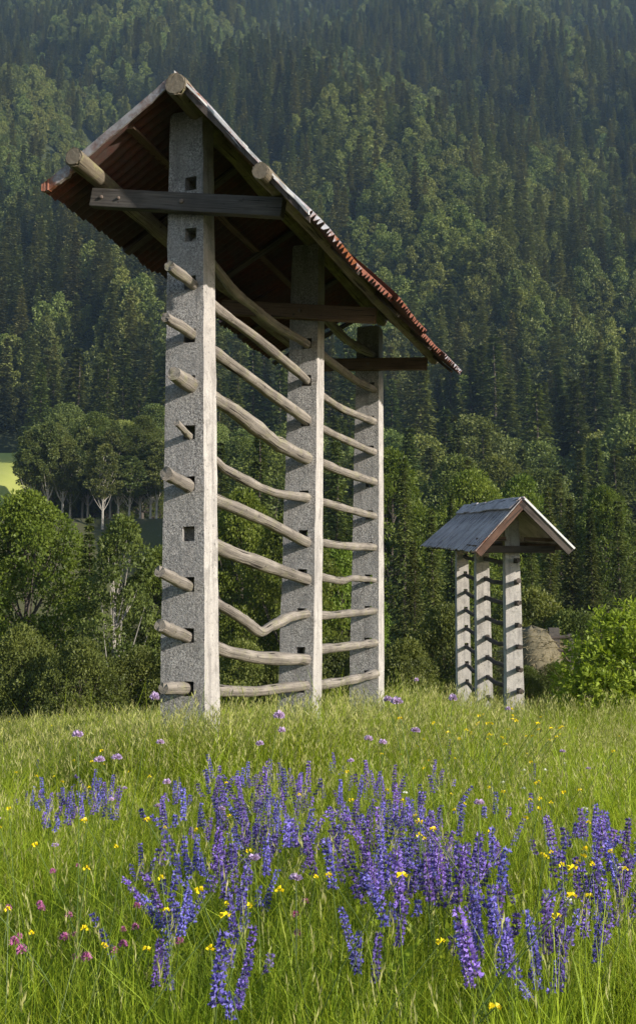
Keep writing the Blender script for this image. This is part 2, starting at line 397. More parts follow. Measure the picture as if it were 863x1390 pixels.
R1 = [  # points, radius start (viewer end), radius end
    ([(222, 935), (250, 934), (287, 936), (345, 938), (408, 932)], .047, .050),
    ([(217, 849), (247, 862), (287, 876), (338, 891), (404, 897)], .048, .060),
    ([(216, 776), (249, 793), (287, 815), (330, 842), (351, 856), (369, 848), (390, 838), (411, 833)], .042, .052),
    ([(252, 722), (288, 739), (340, 760), (412, 787)], .062, .066),
    ([(226, 643), (249, 656), (289, 676), (358, 707), (414, 736)], .050, .056),
    ([(240, 574), (265, 599), (290, 622), (312, 640), (369, 668), (415, 675)], .026, .050),
    ([(236, 507), (252, 518), (292, 540), (318, 556), (361, 590), (380, 605), (416, 622)], .062, .066),
    ([(225, 431), (258, 454), (293, 482), (350, 522), (417, 571)], .040, .058),
    ([(230, 361), (262, 388), (294, 420), (350, 462), (418, 518)], .042, .048),
    ([(256, 320), (294, 364), (316, 392), (338, 414), (375, 443), (415, 466)], .038, .048)]
for i, (p, a, b) in enumerate(R1):
    rail(p, a, 11+i, b, smax=3.31+.05, smin=.10 if i in (3, 9) else None, knots=((.82, .22), (.6, .15)) if i == 6 else ((.5, .12),))
R2 = [
    ([(428, 931), (470, 924), (502, 916)], .05, .058), ([(428, 882), (465, 878), (502, 873)], .055, .05),
    ([(428, 836), (470, 834), (502, 829)], .046, .046), ([(428, 781), (450, 787), (464, 789), (478, 785), (502, 787)], .047, .036),
    ([(428, 734), (450, 739), (503, 742)], .042, .05), ([(428, 679), (470, 690), (503, 699)], .048, .047),
    ([(428, 624), (470, 642), (503, 652)], .05, .054), ([(428, 578), (465, 595), (504, 612)], .043, .047),
    ([(428, 529), (465, 555), (505, 571)], .040, .05), ([(428, 476), (450, 492), (480, 515), (504, 527)], .055, .045),
    ([(436, 420), (458, 449), (475, 465), (504, 480)], .055, .05)]
for i, (p, a, b) in enumerate(R2):
    rail(p, a, 41+i, b, smin=3.38, smax=6.40+.05)
# ---- roof frame
def beam(mb, a, b, hw, hh, up=UP):
    a, b = np.array(a), np.array(b); d = b-a; L = np.linalg.norm(d); d = d/L; side = np.cross(d, up); side /= np.linalg.norm(side); u = np.cross(side, d)
    mb.box((a+b)/2, d*L/2, side*hw, u*hh); return mb
RID = lambda s: (.04, 4.79-.03*s)          # ridge line (lat, z)
LE = lambda s: (-1.31-.055*s*.9, 3.91-.006*s)   # left eave
RE = lambda s: (1.30-.012*s, 3.37+.022*s)  # right eave
def onroof(side, s, t):   # t 0 ridge .. 1 eave
    a, b = RID(s), (LE(s) if side < 0 else RE(s)); return a[0]+(b[0]-a[0])*t, a[1]+(b[1]-a[1])*t
for k, (l0, z0_, l1, z1_) in enumerate([(-.96, 3.90, .95, 3.58), (-1.02, 3.74, .92, 3.47), (-.86, 3.68, .86, 3.58)]):
    s = S[k]-.06; mb = MB(); beam(mb, rk(s, l0, z0_), rk(s, l1, z1_), .05, .088)
    cb = mb.build('crossbeam', MT['beam' if k == 0 else 'rafter'], big, bevel=.008)
    for l, r in (([(-.02, .022), (-.84, .018), (-.66, .015)]) if k == 0 else [(0, .022)]):
        z = z0_+(z1_-z0_)*(l-l0)/(l1-l0); mb = MB(); mb.tube([rk(s-.045, l, z), rk(s-.062, l, z), rk(s-.068, l, z)], [r, r, r*.6], 8); mb.build('bolt', MT['bolt'], cb)
def logbeam(name, A, B, r, seed, mat='log', n=16, sag=.02, rough=.04):
    t = np.linspace(0, 1, n)[:, None]; Q = A+(B-A)*t; rg = np.random.default_rng(seed)
    w1 = np.cumsum(rg.normal(0, .01, (n, 3)), axis=0); w1 -= t*w1[-1]; Q = Q+w1*.7; Q[:, 2] -= sag*np.sin(math.pi*t[:, 0])
    mb = MB(); mb.tube(Q, r*(1+rg.normal(0, .03, n)), 12, .25, rough, seed); o = mb.build(name, MT[mat], big, smooth=True)
    # sawn end
    d = (Q[0]-Q[1]); d /= np.linalg.norm(d); mb = MB(); mb.tube([Q[0], Q[0]+d*.012], [r*.93, r*.9], 12, 0, .05, seed); mb.build('sawn_end', MT['endgrain'], o)
    return o
logbeam('ridge_beam', rk(-.42, .035, 4.70), rk(6.95, .04, 4.46), .103, 3, 'log')
logbeam('purlin', rk(-.52, -.90, 4.10), rk(6.9, -.95, 3.80), .085, 4)
logbeam('purlin', rk(-.50, .90, 3.76), rk(6.95, .84, 3.78), .078, 5)
mb = MB()
for side, s, t0, t1 in [(-1, 1.3, .02, .98), (-1, 3.15, .02, .98), (-1, 5.0, .02, .98), (1, 1.4, .02, .95), (1, 3.15, .02, .95), (1, 5.0, .02, .95), (-1, 6.6, .02, .98), (1, 6.6, .02, .95)]:
    a, b = onroof(side, s, t0), onroof(side, s, t1); mb = MB(); beam(mb, rk(s, a[0], a[1]-.06), rk(s+.05, b[0], b[1]-.06), .06, .018); mb.build('rafter', MT['raild'], big, bevel=.004)
for side in (-1, 1):
    for t in (.38,):
        a, b = onroof(side, -.3, t), onroof(side, 6.8, t); mb = MB(); beam(mb, rk(-.3, a[0], a[1]-.032), rk(6.8, b[0], b[1]-.032), .045, .012); mb.build('batten', MT['rafter'], big)
# ---- corrugated sheets
def sheet(side, s0, s1, t0, t1, mat, lift=0., tilt=0., pitch=.118, amp=.033, seed=0):
    ns = int((s1-s0)/pitch*6); nt_ = 14; V = []; rg = np.random.default_rng(seed)
    ph = rg.uniform(0, 6)
    ragged = np.convolve(rg.normal(0, .02, ns+9), np.ones(9)/9, 'valid')[:ns+1]
    for i in range(ns+1):
        s = s0+(s1-s0)*i/ns
        x = (s/pitch) % 1.; tri = 4*abs(x-.5)-1; wv = math.sin(tri*1.35)*amp
        for j in range(nt_+1):
            t = t0+(t1-t0)*j/nt_; t = t+(ragged[i] if j == nt_ else 0)
            l, z = onroof(side, s, t)
            a = RID(s); b = LE(s) if side < 0 else RE(s); d = np.array([b[0]-a[0], b[1]-a[1]]); d /= np.linalg.norm(d); nn = np.array([-d[1], d[0]])*(1 if side > 0 else -1)
            if nn[1] < 0: nn = -nn
            off = wv+lift+tilt*(j/nt_)+.012*math.sin(s*2.1+seed+j*.5)+.05*max(0, (j/nt_-.8))*math.sin(s*1.7+seed)
            V.append(rk(s, l+nn[0]*off, z+nn[1]*off))
    m1 = nt_+1
    Fc = np.array([(i*m1+j, (i+1)*m1+j, (i+1)*m1+j+1, i*m1+j+1) for i in range(ns) for j in range(nt_)])
    V = np.array(V); nvv = len(V); F2 = Fc[:, ::-1]+nvv
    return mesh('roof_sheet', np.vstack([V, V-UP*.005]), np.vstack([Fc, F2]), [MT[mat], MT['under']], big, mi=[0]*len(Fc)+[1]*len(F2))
S0, S1 = -.40, 6.9
sheet(1, S0, 1.55, 0, .98, 'galv', .00, 0., seed=1); sheet(1, 1.45, 2.7, 0, .985, 'rust', .012, .0, seed=2)
sheet(1, 2.6, 4.3, 0, 1.01, 'rust', .028, .035, seed=3); sheet(1, 4.15, 5.6, 0, .99, 'rust', .008, .0, seed=4); sheet(1, 5.5, S1, 0, 1.02, 'galv', .020, .01, pitch=.09, seed=5)
sheet(-1, S0, 2.1, 0, 1.0, 'rust', .0, 0, seed=6); sheet(-1, 2.0, 4.4, 0, .99, 'rust', .012, .0, seed=7); sheet(-1, 4.3, 6.5, 0, 1.0, 'rust', .0, 0, seed=8)
# ridge cap and rake flashings
mb = MB()
for sd_ in (-1, 1):
    a0, a1 = onroof(sd_, S0, 0), onroof(sd_, S0, .13); b0, b1 = onroof(sd_, S1, 0), onroof(sd_, S1, .13)
    mb.add([rk(S0, a0[0], a0[1]+.04), rk(S1, b0[0], b0[1]+.04), rk(S1, b1[0], b1[1]+.04), rk(S0, a1[0], a1[1]+.04)], [(0, 1, 2, 3)])
o = mb.build('ridge_cap', MT['edge'], big); o.modifiers.new('t', 'SOLIDIFY').thickness = .004
def rake(side, s, t0, t1, h0, h1, mat, dz=0., w=.02, k=9, seed=0):
    rg = np.random.default_rng(seed); mb = MB(); V = []
    for i in range(k+1):
        t = t0+(t1-t0)*i/k; l, z = onroof(side, s, t); h = h0+(h1-h0)*i/k+rg.normal(0, .004)
        jit = rg.normal(0, .006)
        for ds in (0, w):
            V += [rk(s-.02+ds+jit, l, z+dz+.02), rk(s-.02+ds+jit, l, z+dz+.02-h)]
    Fc = []
    for i in range(k):
        a = i*4; b = a+4; Fc += [(a, a+1, b+1, b), (a+2, b+2, b+3, a+3), (a, b, b+2, a+2), (a+1, a+3, b+3, b+1)]
    Fc += [(0, 2, 3, 1), (k*4, k*4+1, k*4+3, k*4+2)]
    mb.add(V, Fc); return mb.build('rake_flashing', MT[mat], big)
rake(-1, S0, .0, .77, .085, .10, 'edge', .0, .02, seed=1)
rake(-1, S0-.02, .74, .95, .12, .10, 'edge', -.02, .04, seed=2)
rake(-1, S0-.03, .93, .985, .11, .07, 'rust', -.02, .05, seed=7)
rake(1, S0, .0, .55, .03, .025, 'whiteb', .015, .03, seed=3)
rake(1, S0-.01, .52, 1.0, .022, .035, 'whiteb', .008, .03, seed=4)
rake(1, S0+.02, .0, 1.0, .07, .06, 'raild', -.03, .02, seed=5)

# ================================================================== SMALL HAYRACK
a2 = np.array([-.075, .997, 0]); a2 /= np.linalg.norm(a2); l2 = np.array([a2[1], -a2[0], 0]); Q0 = np.array([4.24, 24., 0])
def r2(s, l, z): return Q0+a2*s+l2*l+UP*(z+CAMZ)
small = empty('hayrack', r2(0, 0, G(4.24, 24)-CAMZ))
tag(small, 'smaller hayrack with pale slender pillars and grey shingled gable roof, standing behind to the right', 'hayrack')
S2 = [0, 2.7, 5.4]; TOPL = [.71, .87, 1.09]; RZ2 = []
for k in range(3):
    cx, yb = ((698, 790), (657, 785), (629.5, 778))[k]
    base = Q0+a2*S2[k]; p = onplane(cx, 850, base, a2); l = np.dot(p-base, l2)
    step = (28.7*24.2, 26.2*26.9, 23.9*29.6)[k]/F
    zt = onplane(cx, yb, base, a2)[2]; hz = [zt+step*(1-i) for i in range(8)]; RZ2.append((l, hz))
    gz = min(G(p[0], p[1]), hz[-1]-.5)-.1
    pillar(small, base+l2*(l-.01), a2, l2, gz, onplane(cx, (697, 707, 712)[k], base, a2)[2], .40, .30, .30, .24, [h for h in hz], .07, .10, .11, MT['conc_w'], MT['conc_w'])
for i in range(8):
    for k in range(2):
        sa, sb = S2[k]-(.22 if k == 0 else .05), S2[k+1]+.06+(.0 if k == 0 else .25)
        la, lb = RZ2[k][0]+.06, RZ2[k+1][0]+.06; za, zb = RZ2[k][1][i]-CAMZ, RZ2[k+1][1][i]-CAMZ
        rg = np.random.default_rng(i*3+k); n = 9; t = np.linspace(0, 1, n); Q = np.array([r2(sa+(sb-sa)*q, la+(lb-la)*q, za+(zb-za)*q-.06*math.sin(math.pi*q)+rg.normal(0, .012)) for q in t])
        mb = MB(); mb.tube(Q, .050*(1+rg.normal(0, .05, n)), 9, .4, .06, i); mb.build('rail', MT['raild'], small, smooth=True)
rid2 = lambda s: (-.03+.045*(s+.9), 2.37+.075*(s+.9))
le2 = lambda s: (-1.03+.018*(s+.9), 1.28+.078*(s+.9)); re2 = lambda s: (1.00+.02*(s+.9), 1.33+.07*(s+.9))
mb = MB(); beam(mb, r2(-.07, -.98, 1.40), r2(-.07, .88, 1.40), .05, .075); mb.build('crossbeam', MT['raild'], small, bevel=.006)
mb = MB(); beam(mb, r2(2.63, -.9, 1.60), r2(2.63, .95, 1.60), .05, .075); mb.build('crossbeam', MT['raild'], small, bevel=.006)
mb = MB(); beam(mb, r2(5.33, -.8, 1.80), r2(5.33, .95, 1.80), .05, .075); mb.build('crossbeam', MT['raild'], small, bevel=.006)
mb = MB(); beam(mb, r2(-.8, -.95, 1.38), r2(6.2, -.63, 1.93), .05, .06); mb.build('purlin', MT['rafter'], small)
mb = MB(); beam(mb, r2(-.8, .93, 1.40), r2(6.2, 1.05, 1.90), .05, .06); mb.build('purlin', MT['rafter'], small)
mb = MB(); beam(mb, r2(-.8, 0, 2.22), r2(6.2, .3, 2.75), .05, .07); mb.build('ridge_beam', MT['rafter'], small)
# boards closing the gable behind the pillar
for sgn in (-1, 1):
    mb = MB(); beam(mb, r2(-.15, sgn*.2, 1.62), r2(-.15, sgn*.85, 1.60), .02, .04); mb.build('gable_board', MT['rafter'], small)
def shingles(side, parent):
    mb = MB(); rg = np.random.default_rng(5+side)
    e = le2 if side < 0 else re2; s = -.9
    rows = 1
    while s < 6.35:
        wd = rg.uniform(.09, .16)
        a, b = rid2(s+wd/2), e(s+wd/2); a = np.array(a); b = np.array(b)
        d = b-a; L = np.linalg.norm(d); d /= L; nn = np.array([-d[1], d[0]]); nn = nn if nn[1] > 0 else -nn
        for q in range(rows):
            t0 = q/rows; t1 = (q+1.12)/rows if q < rows-1 else 1.0+rg.uniform(-.015, .03); lift = .006+.022*rg.random()
            pa = a+d*L*t0+nn*.005; pb = a+d*L*t1+nn*(.03+lift)
            m_ = (pa+pb)/2; dd = (pb-pa)
            c0 = r2(s+wd/2, m_[0], m_[1]); axd = l2*dd[0]/2+UP*dd[1]/2
            mb.box(c0, axd, a2*(wd/2-.002), (l2*nn[0]+UP*nn[1])*.009)
        s += wd
    return mb.build('roof_slope', MT['shingle'], parent)
shingles(-1, small); shingles(1, small)
mb = MB(); rg = np.random.default_rng(9)
for sgn in (-1, 1):
    s = -.93
    while s < 6.3:
        L = rg.uniform(.9, 1.4); e = min(s+L, 6.4)
        for sx in (s,):
            A = r2(s, rid2(s)[0]+sgn*.15, rid2(s)[1]-.06+rg.uniform(-.02, .02)); B = r2(e, rid2(e)[0]+sgn*.15, rid2(e)[1]-.06+rg.uniform(-.02, .02)); mid = (A+B)/2
            mb.box(mid+UP*.02, (B-A)/2, (l2*sgn*.17*.7+UP*-.17*.7), (l2*sgn*.7+UP*.7)*.014)
        s = e
mb.build('ridge_cap', MT['shingle'], small)
def strip2(name, mat, s, e0, e1, h, dz, w=.03):
    mb = MB(); A = r2(s, *e0); B = r2(s, *e1); d = B-A; L = np.linalg.norm(d); d /= L; u = np.cross(a2, d); u = u if u[2] > 0 else -u
    mb.box((A+B)/2+u*dz, d*L/2, a2*w, u*h); mb.build(name, MT[mat], small, bevel=.004)
strip2('rake_board', 'fascia', -.95, rid2(-.95), le2(-.95), .07, -.055); strip2('rake_board', 'raild', -.95, rid2(-.95), re2(-.95), .07, -.055)
strip2('rake_trim', 'whiteb', -.955, rid2(-.95), re2(-.95), .022, .055, .06); strip2('rake_trim', 'edge', -.955, rid2(-.95), le2(-.95), .012, .04, .05)

# ================================================================== HAY ON A LOW RACK
hb = at(752, 905, 34); gz = G(hb[0], hb[1])
dr = empty('drying_rack', (hb[0], hb[1], gz)); tag(dr, 'low grey drying rack with a flat post beside the hay, between small hayrack and bush', 'drying rack')
zt = at(752, 852, 34)[2]
def rbox(name, c, hx, hy, hz, mat, parent, rz=0, bv=.01):
    ca, sa = math.cos(rz), math.sin(rz); mb = MB(); mb.box(c, (hx*ca, hx*sa, 0), (-hy*sa, hy*ca, 0), (0, 0, hz)); return mb.build(name, MT[mat], parent, bevel=bv)
rbox('post', (hb[0], hb[1], (zt+gz)/2), .16, .09, (zt-gz)/2, 'beam', dr); e = at(773, 860, 34); rbox('post', (e[0], e[1], (e[2]+gz)/2), .07, .07, (e[2]-gz)/2, 'beam', dr)
for yy in (866, 884, 900):
    a = at(745, yy, 34); b = at(777, yy-3, 34); mb = MB(); mb.tube([a+np.array([0, -.1, 0]), b+np.array([0, -.12, 0])], .05, 8, .3, .05); mb.build('rail', MT['raild'], dr)
V = []; Fc = []; hc = at(722, 880, 34.6); top = at(735, 850, 34.6)[2]; zb = gz-.2
n1, n2 = 60, 26
for j in range(n2+1):
    f = j/n2
    for i in range(n1):
        a = 2*math.pi*i/n1; rx = .95*math.sqrt(max(0, 1-f**9)); ry = 1.3*math.sqrt(max(0, 1-f**9)); k = 1+.10*nz(math.cos(a)*2+f*2, math.sin(a)*2, 1., 4.)
        if j == n2: rx = ry = 0.02
        V.append((hc[0]+rx*k*math.cos(a), hc[1]+ry*k*math.sin(a), zb+(top-zb)*f**.8+.06*nz(a*2, f*5, 1, 2)))
for j in range(n2):
    for i in range(n1): Fc.append((j*n1+i, j*n1+(i+1) % n1, (j+1)*n1+(i+1) % n1, (j+1)*n1+i))
hay = mesh('hay_heap', V, Fc, MT['hay'], smooth=True, loc=(hc[0], hc[1], gz)); tag(hay, 'rounded heap of dry hay just right of the small hayrack', 'hay')
rg = np.random.default_rng(3); V = np.array(V); HV = []; HF = []
for i in range(9000):
    p = V[rg.integers(0, len(V)-n1)]+rg.normal(0, .03, 3); d = rg.normal(0, 1, 3); d[2] = -abs(d[2])*.7+.2; d *= rg.uniform(.18, .5)/np.linalg.norm(d); sdv = rg.normal(0, .014, 3)
    k = len(HV); HV += [p, p+sdv, p+d]; HF.append((k, k+1, k+2))
MT['hay_straw'] = leafmat('hay_straw', (.15, .125, .065), (.36, .31, .18), .2, .1, 2.); mesh('loose_straw', HV, np.array(HF), MT['hay_straw'], hay)

# ================================================================== TREES
def quads(C, D, U, ln, wd, bend=.15):
    """diamond-ish leaves: centre base C, direction D, side U"""
    D = D/np.linalg.norm(D, axis=1)[:, None]; U = U-D*(U*D).sum(1)[:, None]; U /= (np.linalg.norm(U, axis=1)[:, None]+1e-9)
    Nn = np.cross(D, U); ln = ln[:, None]; wd = wd[:, None]
    a = C; b = C+D*ln*.45+U*wd*.5+Nn*ln*bend*.3; c_ = C+D*ln-Nn*ln*bend; d = C+D*ln*.45-U*wd*.5+Nn*ln*bend*.3
    V = np.stack([a, b, c_, d], 1).reshape(-1, 3); Fc = np.arange(len(V)).reshape(-1, 4); return V, Fc
def unit(n, rg): v = rg.normal(0, 1, (n, 3)); return v/np.linalg.norm(v, axis=1)[:, None]
def spruce_geo(h, r, lev, nb, ns, size, seed, base=.12, ragged=.25, power=.9):
    rg = np.random.default_rng(seed); C = []; D = []; U = []; Ln = []; Wd = []
    for i in range(lev):
        f = base+(1-base)*((i+rg.uniform(0, .6))/lev); z = f*h
        Rr = r*max(.04, (1-f)/(1-base))**power*(1+rg.normal(0, ragged*.4)); a0 = rg.uniform(0, 6.28)
        for b in range(nb):
            a = a0+b*2*math.pi/nb+rg.normal(0, .25); rb = Rr*(1+rg.normal(0, ragged)); 
            if rg.random() < .06: continue
            dirv = np.array([math.cos(a), math.sin(a), 0]); droop = rg.uniform(.15, .5)*(1-f*.8)
            for k in range(ns):
                q = (k+rg.uniform(.2, 1))/ns; p = dirv*rb*q*.85; p = p+np.array([0, 0, z+.12*rb*q-droop*rb*q*q])
                p += rg.normal(0, .06*rb+.02, 3)
                sa = a+rg.choice([-1, 1])*rg.uniform(.2, 1.0); dd = np.array([math.cos(sa), math.sin(sa), -droop*q*1.1+rg.normal(0, .12)])
                C.append(p); D.append(dd); U.append(np.array([-math.sin(sa), math.cos(sa), rg.normal(0, .5)])); s = size*rg.uniform(.6, 1.25)*(1-.45*f); Ln.append(s); Wd.append(s*rg.uniform(.3, .5))
    for k in range(6): C.append(np.array([0, 0, h*(.965+.006*k)-size*.3])); D.append(np.array([rg.normal(0, .2), rg.normal(0, .2), 1.])); U.append(unit(1, rg)[0]); Ln.append(size*.7); Wd.append(size*.2)
    return quads(np.array(C), np.array(D), np.array(U), np.array(Ln), np.array(Wd), .12)
def broad_geo(h, r, nc, nl, size, seed, base=.25, limbs=None, openness=.0):
    rg = np.random.default_rng(seed); V = []; Fc = []; k = 0; cl = []
    for i in range(nc):
        f = base+(1-base)*((i+.5)/nc)**.85; prof = math.sin(math.pi*min(1, max(0.04, (f-base)/(1-base)))**.75)**.6
        rad = r*prof*math.sqrt(rg.uniform(.12, 1)); a = i*2.4+rg.normal(0, .4); rc = r*rg.uniform(.20, .36)*(1-.3*f)
        c = np.array([rad*math.cos(a), rad*math.sin(a), f*h-rc*.5]); cl.append((c, rc)); n = max(6, int(nl*rg.uniform(.7, 1.2)))
        u = unit(n, rg); u[:, 2] = np.abs(u[:, 2])*rg.choice([1, 1, -1], n); rr = rc*rg.uniform(.35, 1.05, n)**.6
        P = c+u*rr[:, None]*np.array([1.15, 1.15, .75]); Dn = u+unit(n, rg)*.8; Dn[:, 2] -= .25; Un = unit(n, rg); s = size*rg.uniform(.6, 1.3, n)
        v, ff = quads(P, Dn, Un, s, s*.65); V.append(v); Fc.append(ff+k); k += len(v)
    return np.concatenate(V), np.concatenate(Fc), cl
def trunk_mb(h, r, seed, cl=None, lean=0.04, n=10):
    rg = np.random.default_rng(seed); t = np.linspace(0, 1, n); P = np.zeros((n, 3)); P[:, 2] = -.3+t*(h+.3)
    w_ = np.cumsum(rg.normal(0, lean*h/n, (n, 2)), axis=0)*t[:, None]; P[:, :2] += w_
    mb = MB(); mb.tube(P, r*(1-t)**.8+.01, 8, 0, .05, seed)
    if cl:
        for c, rc in cl[::2]:
            z0 = max(.15*h, c[2]-abs(c[0])*.7-abs(c[1])*.7-.1*h); i = min(n-1, int(z0/h*(n-1))); A = P[i]; Q = spline([A, (A+c)/2+np.array([0, 0, -.03*h]), c], 4)
            mb.tube(Q, np.linspace(r*.35, r*.07, len(Q)), 5)
    return mb
PROTO = {}
def tree_proto(kind, idx, name, crown, leafm, trunk, barkm):
    root = empty(name); mesh('crown', crown[0], crown[1], leafm, root); trunk.build('trunk', barkm, root)
    PROTO.setdefault(kind, []).append(root); root['unused'] = 1
# unit heights: spruce 10 m, broadleaf 10 m; scaled on placing
for i in range(4):
    cr = spruce_geo(10, (1.65, 1.45, 1.9, 1.3)[i], 58, 11, 9, .36, 100+i, base=(.05, .1, .04, .22)[i], ragged=.28); tree_proto('spruce', i, 'spruce_tree', cr, MT['spruce'], trunk_mb(9.6, .16, i), MT['bark'])
for i in range(4):
    v, f_, cl = broad_geo(10, (3.1, 2.6, 3.4, 2.8)[i], 105, 420, .135, 200+i, base=(.12, .2, .08, .15)[i]); tree_proto('broad', i, 'broadleaf_tree', (v, f_), MT['leaf'], trunk_mb(8, .2, 20+i, cl), MT['bark'])
for i in range(2):
    v, f_, cl = broad_geo(10, (2.0, 2.3)[i], 70, 190, .15, 230+i, base=.28); tree_proto('birch', i, 'birch_tree', (v, f_), MT['leaf_olive'], trunk_mb(9, .14, 30+i, cl, .07), MT['bark_pale'])
for i in range(2):
    v, f_, cl = broad_geo(10, 4.2, 110, 380, .16, 240+i, base=.02); tree_proto('shrub', i, 'shrub', (v, f_), MT['leaf_olive'], trunk_mb(6, .2, 40+i, cl), MT['bark'])
for i in range(2):   # tall pines / larches with bare lower trunks
    v, f_, cl = broad_geo(10, 1.9, 60, 260, .20, 250+i, base=.38); tree_proto('pine', i, 'pine_tree', (v, f_), MT['spruce'], trunk_mb(9.4, .13, 50+i, cl, .02), MT['bark_pale'])
used = set(); TREES = []
def place(kind, x, ytop, Y, wpx=None, label=None, group=None, cat='tree', idx=None, mat=None, sink=.0):
    p = at(x, ytop, Y); g = G(p[0], p[1]); h = p[2]-g+sink
    L = PROTO[kind]; i = rng.integers(0, len(L)) if idx is None else idx; src = L[i]
    r = src.copy(); col.objects.link(r)
    if 'unused' in r: del r['unused']
    for ch in src.children:
        c = ch.copy(); col.objects.link(c); c.parent = r
        if mat and ch.name.startswith('crown'):
            c.data = src_mesh_variant(ch.data, mat)
    s = h/10; sx = s if wpx is None else (wpx/F*Y)/({'spruce': 3.4, 'broad': 6.0, 'birch': 4.4, 'shrub': 8.4, 'pine': 4.0}[kind])
    sx = max(sx, .74*s) if kind != 'pine' else max(sx, .8*s)
    r.location = (p[0], p[1], g-sink); r.scale = (sx, sx, s); r.rotation_euler = (0, 0, rng.uniform(0, 6.28))
    tag(r, label or 'tree', cat, group); TREES.append((r, x, ytop, Y)); return r
VARS = {}
def src_mesh_variant(me, mat):
    k = (me.name, mat)
    if k not in VARS:
        m2 = me.copy(); m2.materials.clear(); m2.materials.append(MT[mat]); VARS[k] = m2
    return VARS[k]
#TREES_PLACE
B = 'broadleaf tree at the meadow edge'
place('broad', 40, 668, 62, 190, 'large light green broadleaf tree at the left picture edge behind the meadow', idx=0)
place('broad', -70, 690, 60, 170, 'broadleaf tree cut off by the left picture edge', idx=2)
place('spruce', 122, 700, 60, 62, 'small yellowish spruce between the two broadleaf trees left of the large hayrack', idx=1)
place('birch', 166, 700, 56, 105, 'slender tree with pale leaning trunk left of the front pillar', idx=0)
place('broad', 215, 745, 66, 90, 'green tree half hidden behind the front pillar of the large hayrack', idx=3)
place('shrub', 30, 850, 47, 150, 'dark leafy bush below the large tree at the left picture edge', cat='bush')
place('shrub', 110, 868, 45, 120, 'low bush under the small yellowish spruce', cat='bush')
place('shrub', 190, 880, 46, 90, 'low bush at the foot of the slender pale trunk', cat='bush')
for a in [('broad', 330, 668, 70, 130, 'bright broadleaf tree seen between the front and middle pillars', 1), ('spruce', 352, 572, 100, 60, 'tall spruce rising between the front and middle pillars', 0),
          ('broad', 392, 700, 62, 90, 'leafy tree seen just left of the middle pillar', 2), ('spruce', 300, 600, 110, 60, 'dark spruce just right of the front pillar', 2),
          ('spruce', 455, 590, 105, 58, 'dark spruce seen just right of the middle pillar', 0), ('broad', 462, 740, 64, 90, 'leafy tree between middle and back pillars', 0),
          ('spruce', 405, 610, 108, 56, 'spruce seen behind the middle pillar', 3),
          ('broad', 530, 612, 110, 60, 'bright rounded treetop just right of the back pillar', 1), ('spruce', 547, 620, 100, 58, 'tall spruce right of the back pillar', 0),
          ('spruce', 585, 690, 82, 60, 'spruce just left of the small hayrack roof', 1), ('spruce', 560, 735, 74, 55, 'lower spruce left of the small hayrack', 2),
          ('broad', 640, 640, 112, 95, 'bright broadleaf crown above the roof of the small hayrack', 2), ('spruce', 634, 622, 120, 40, 'pointed spruce tip above the small hayrack roof', 1),
          ('broad', 706, 648, 115, 60, 'green treetop right above the ridge of the small hayrack', 3), ('spruce', 612, 668, 95, 55, 'spruce behind the left slope of the small roof', 3),
          ('spruce', 742, 660, 95, 62, 'tall spruce just right of the small hayrack roof', 0), ('spruce', 772, 676, 92, 60, 'second tall spruce right of the small hayrack', 3),
          ('broad', 818, 662, 110, 80, 'bright yellow green treetop near the right picture edge', 1), ('spruce', 800, 690, 88, 60, 'dark spruce with bare lower trunk above the bright bush', 3),
          ('spruce', 838, 680, 90, 60, 'dark spruce near the right picture edge', 2), ('spruce', 868, 668, 92, 66, 'spruce at the right picture edge', 0), ('spruce', 905, 670, 92, 66, 'spruce beyond the right picture edge', 1),
          ('spruce', 690, 700, 86, 60, 'spruce behind the right pillar of the small hayrack', 1), ('spruce', 655, 700, 88, 60, 'spruce behind the middle pillar of the small hayrack', 2), ('spruce', 720, 720, 80, 56, 'lower spruce behind the gable of the small hayrack', 0)]:
    place(a[0], a[1], a[2], a[3], a[4], a[5], idx=a[6] % len(PROTO[a[0]]))
for a in [(715, 905, 30, 90, 'low leafy growth in front of the hay heap'), (752, 900, 29, 80, 'low leafy bush in front of the drying rack post'), (255, 860, 46, 100, 'bush behind the base of the front pillar'), (330, 870, 44, 110, 'bush between front and middle pillar bases'), (400, 880, 44, 90, 'bush behind the middle pillar base'),
          (465, 868, 46, 100, 'bush between middle and back pillar bases'), (550, 868, 44, 100, 'olive bush right of the back pillar base'), (605, 822, 50, 110, 'olive bush left of the small hayrack'),
          (665, 850, 46, 100, 'bush seen between pillars of the small hayrack'), (718, 800, 52, 110, 'olive bush right of the small hayrack pillars'), (775, 830, 50, 90, 'bush behind the low drying rack')]:
    place('shrub', a[0], a[1], a[2], a[3], a[4], cat='bush', mat='leaf_olive')
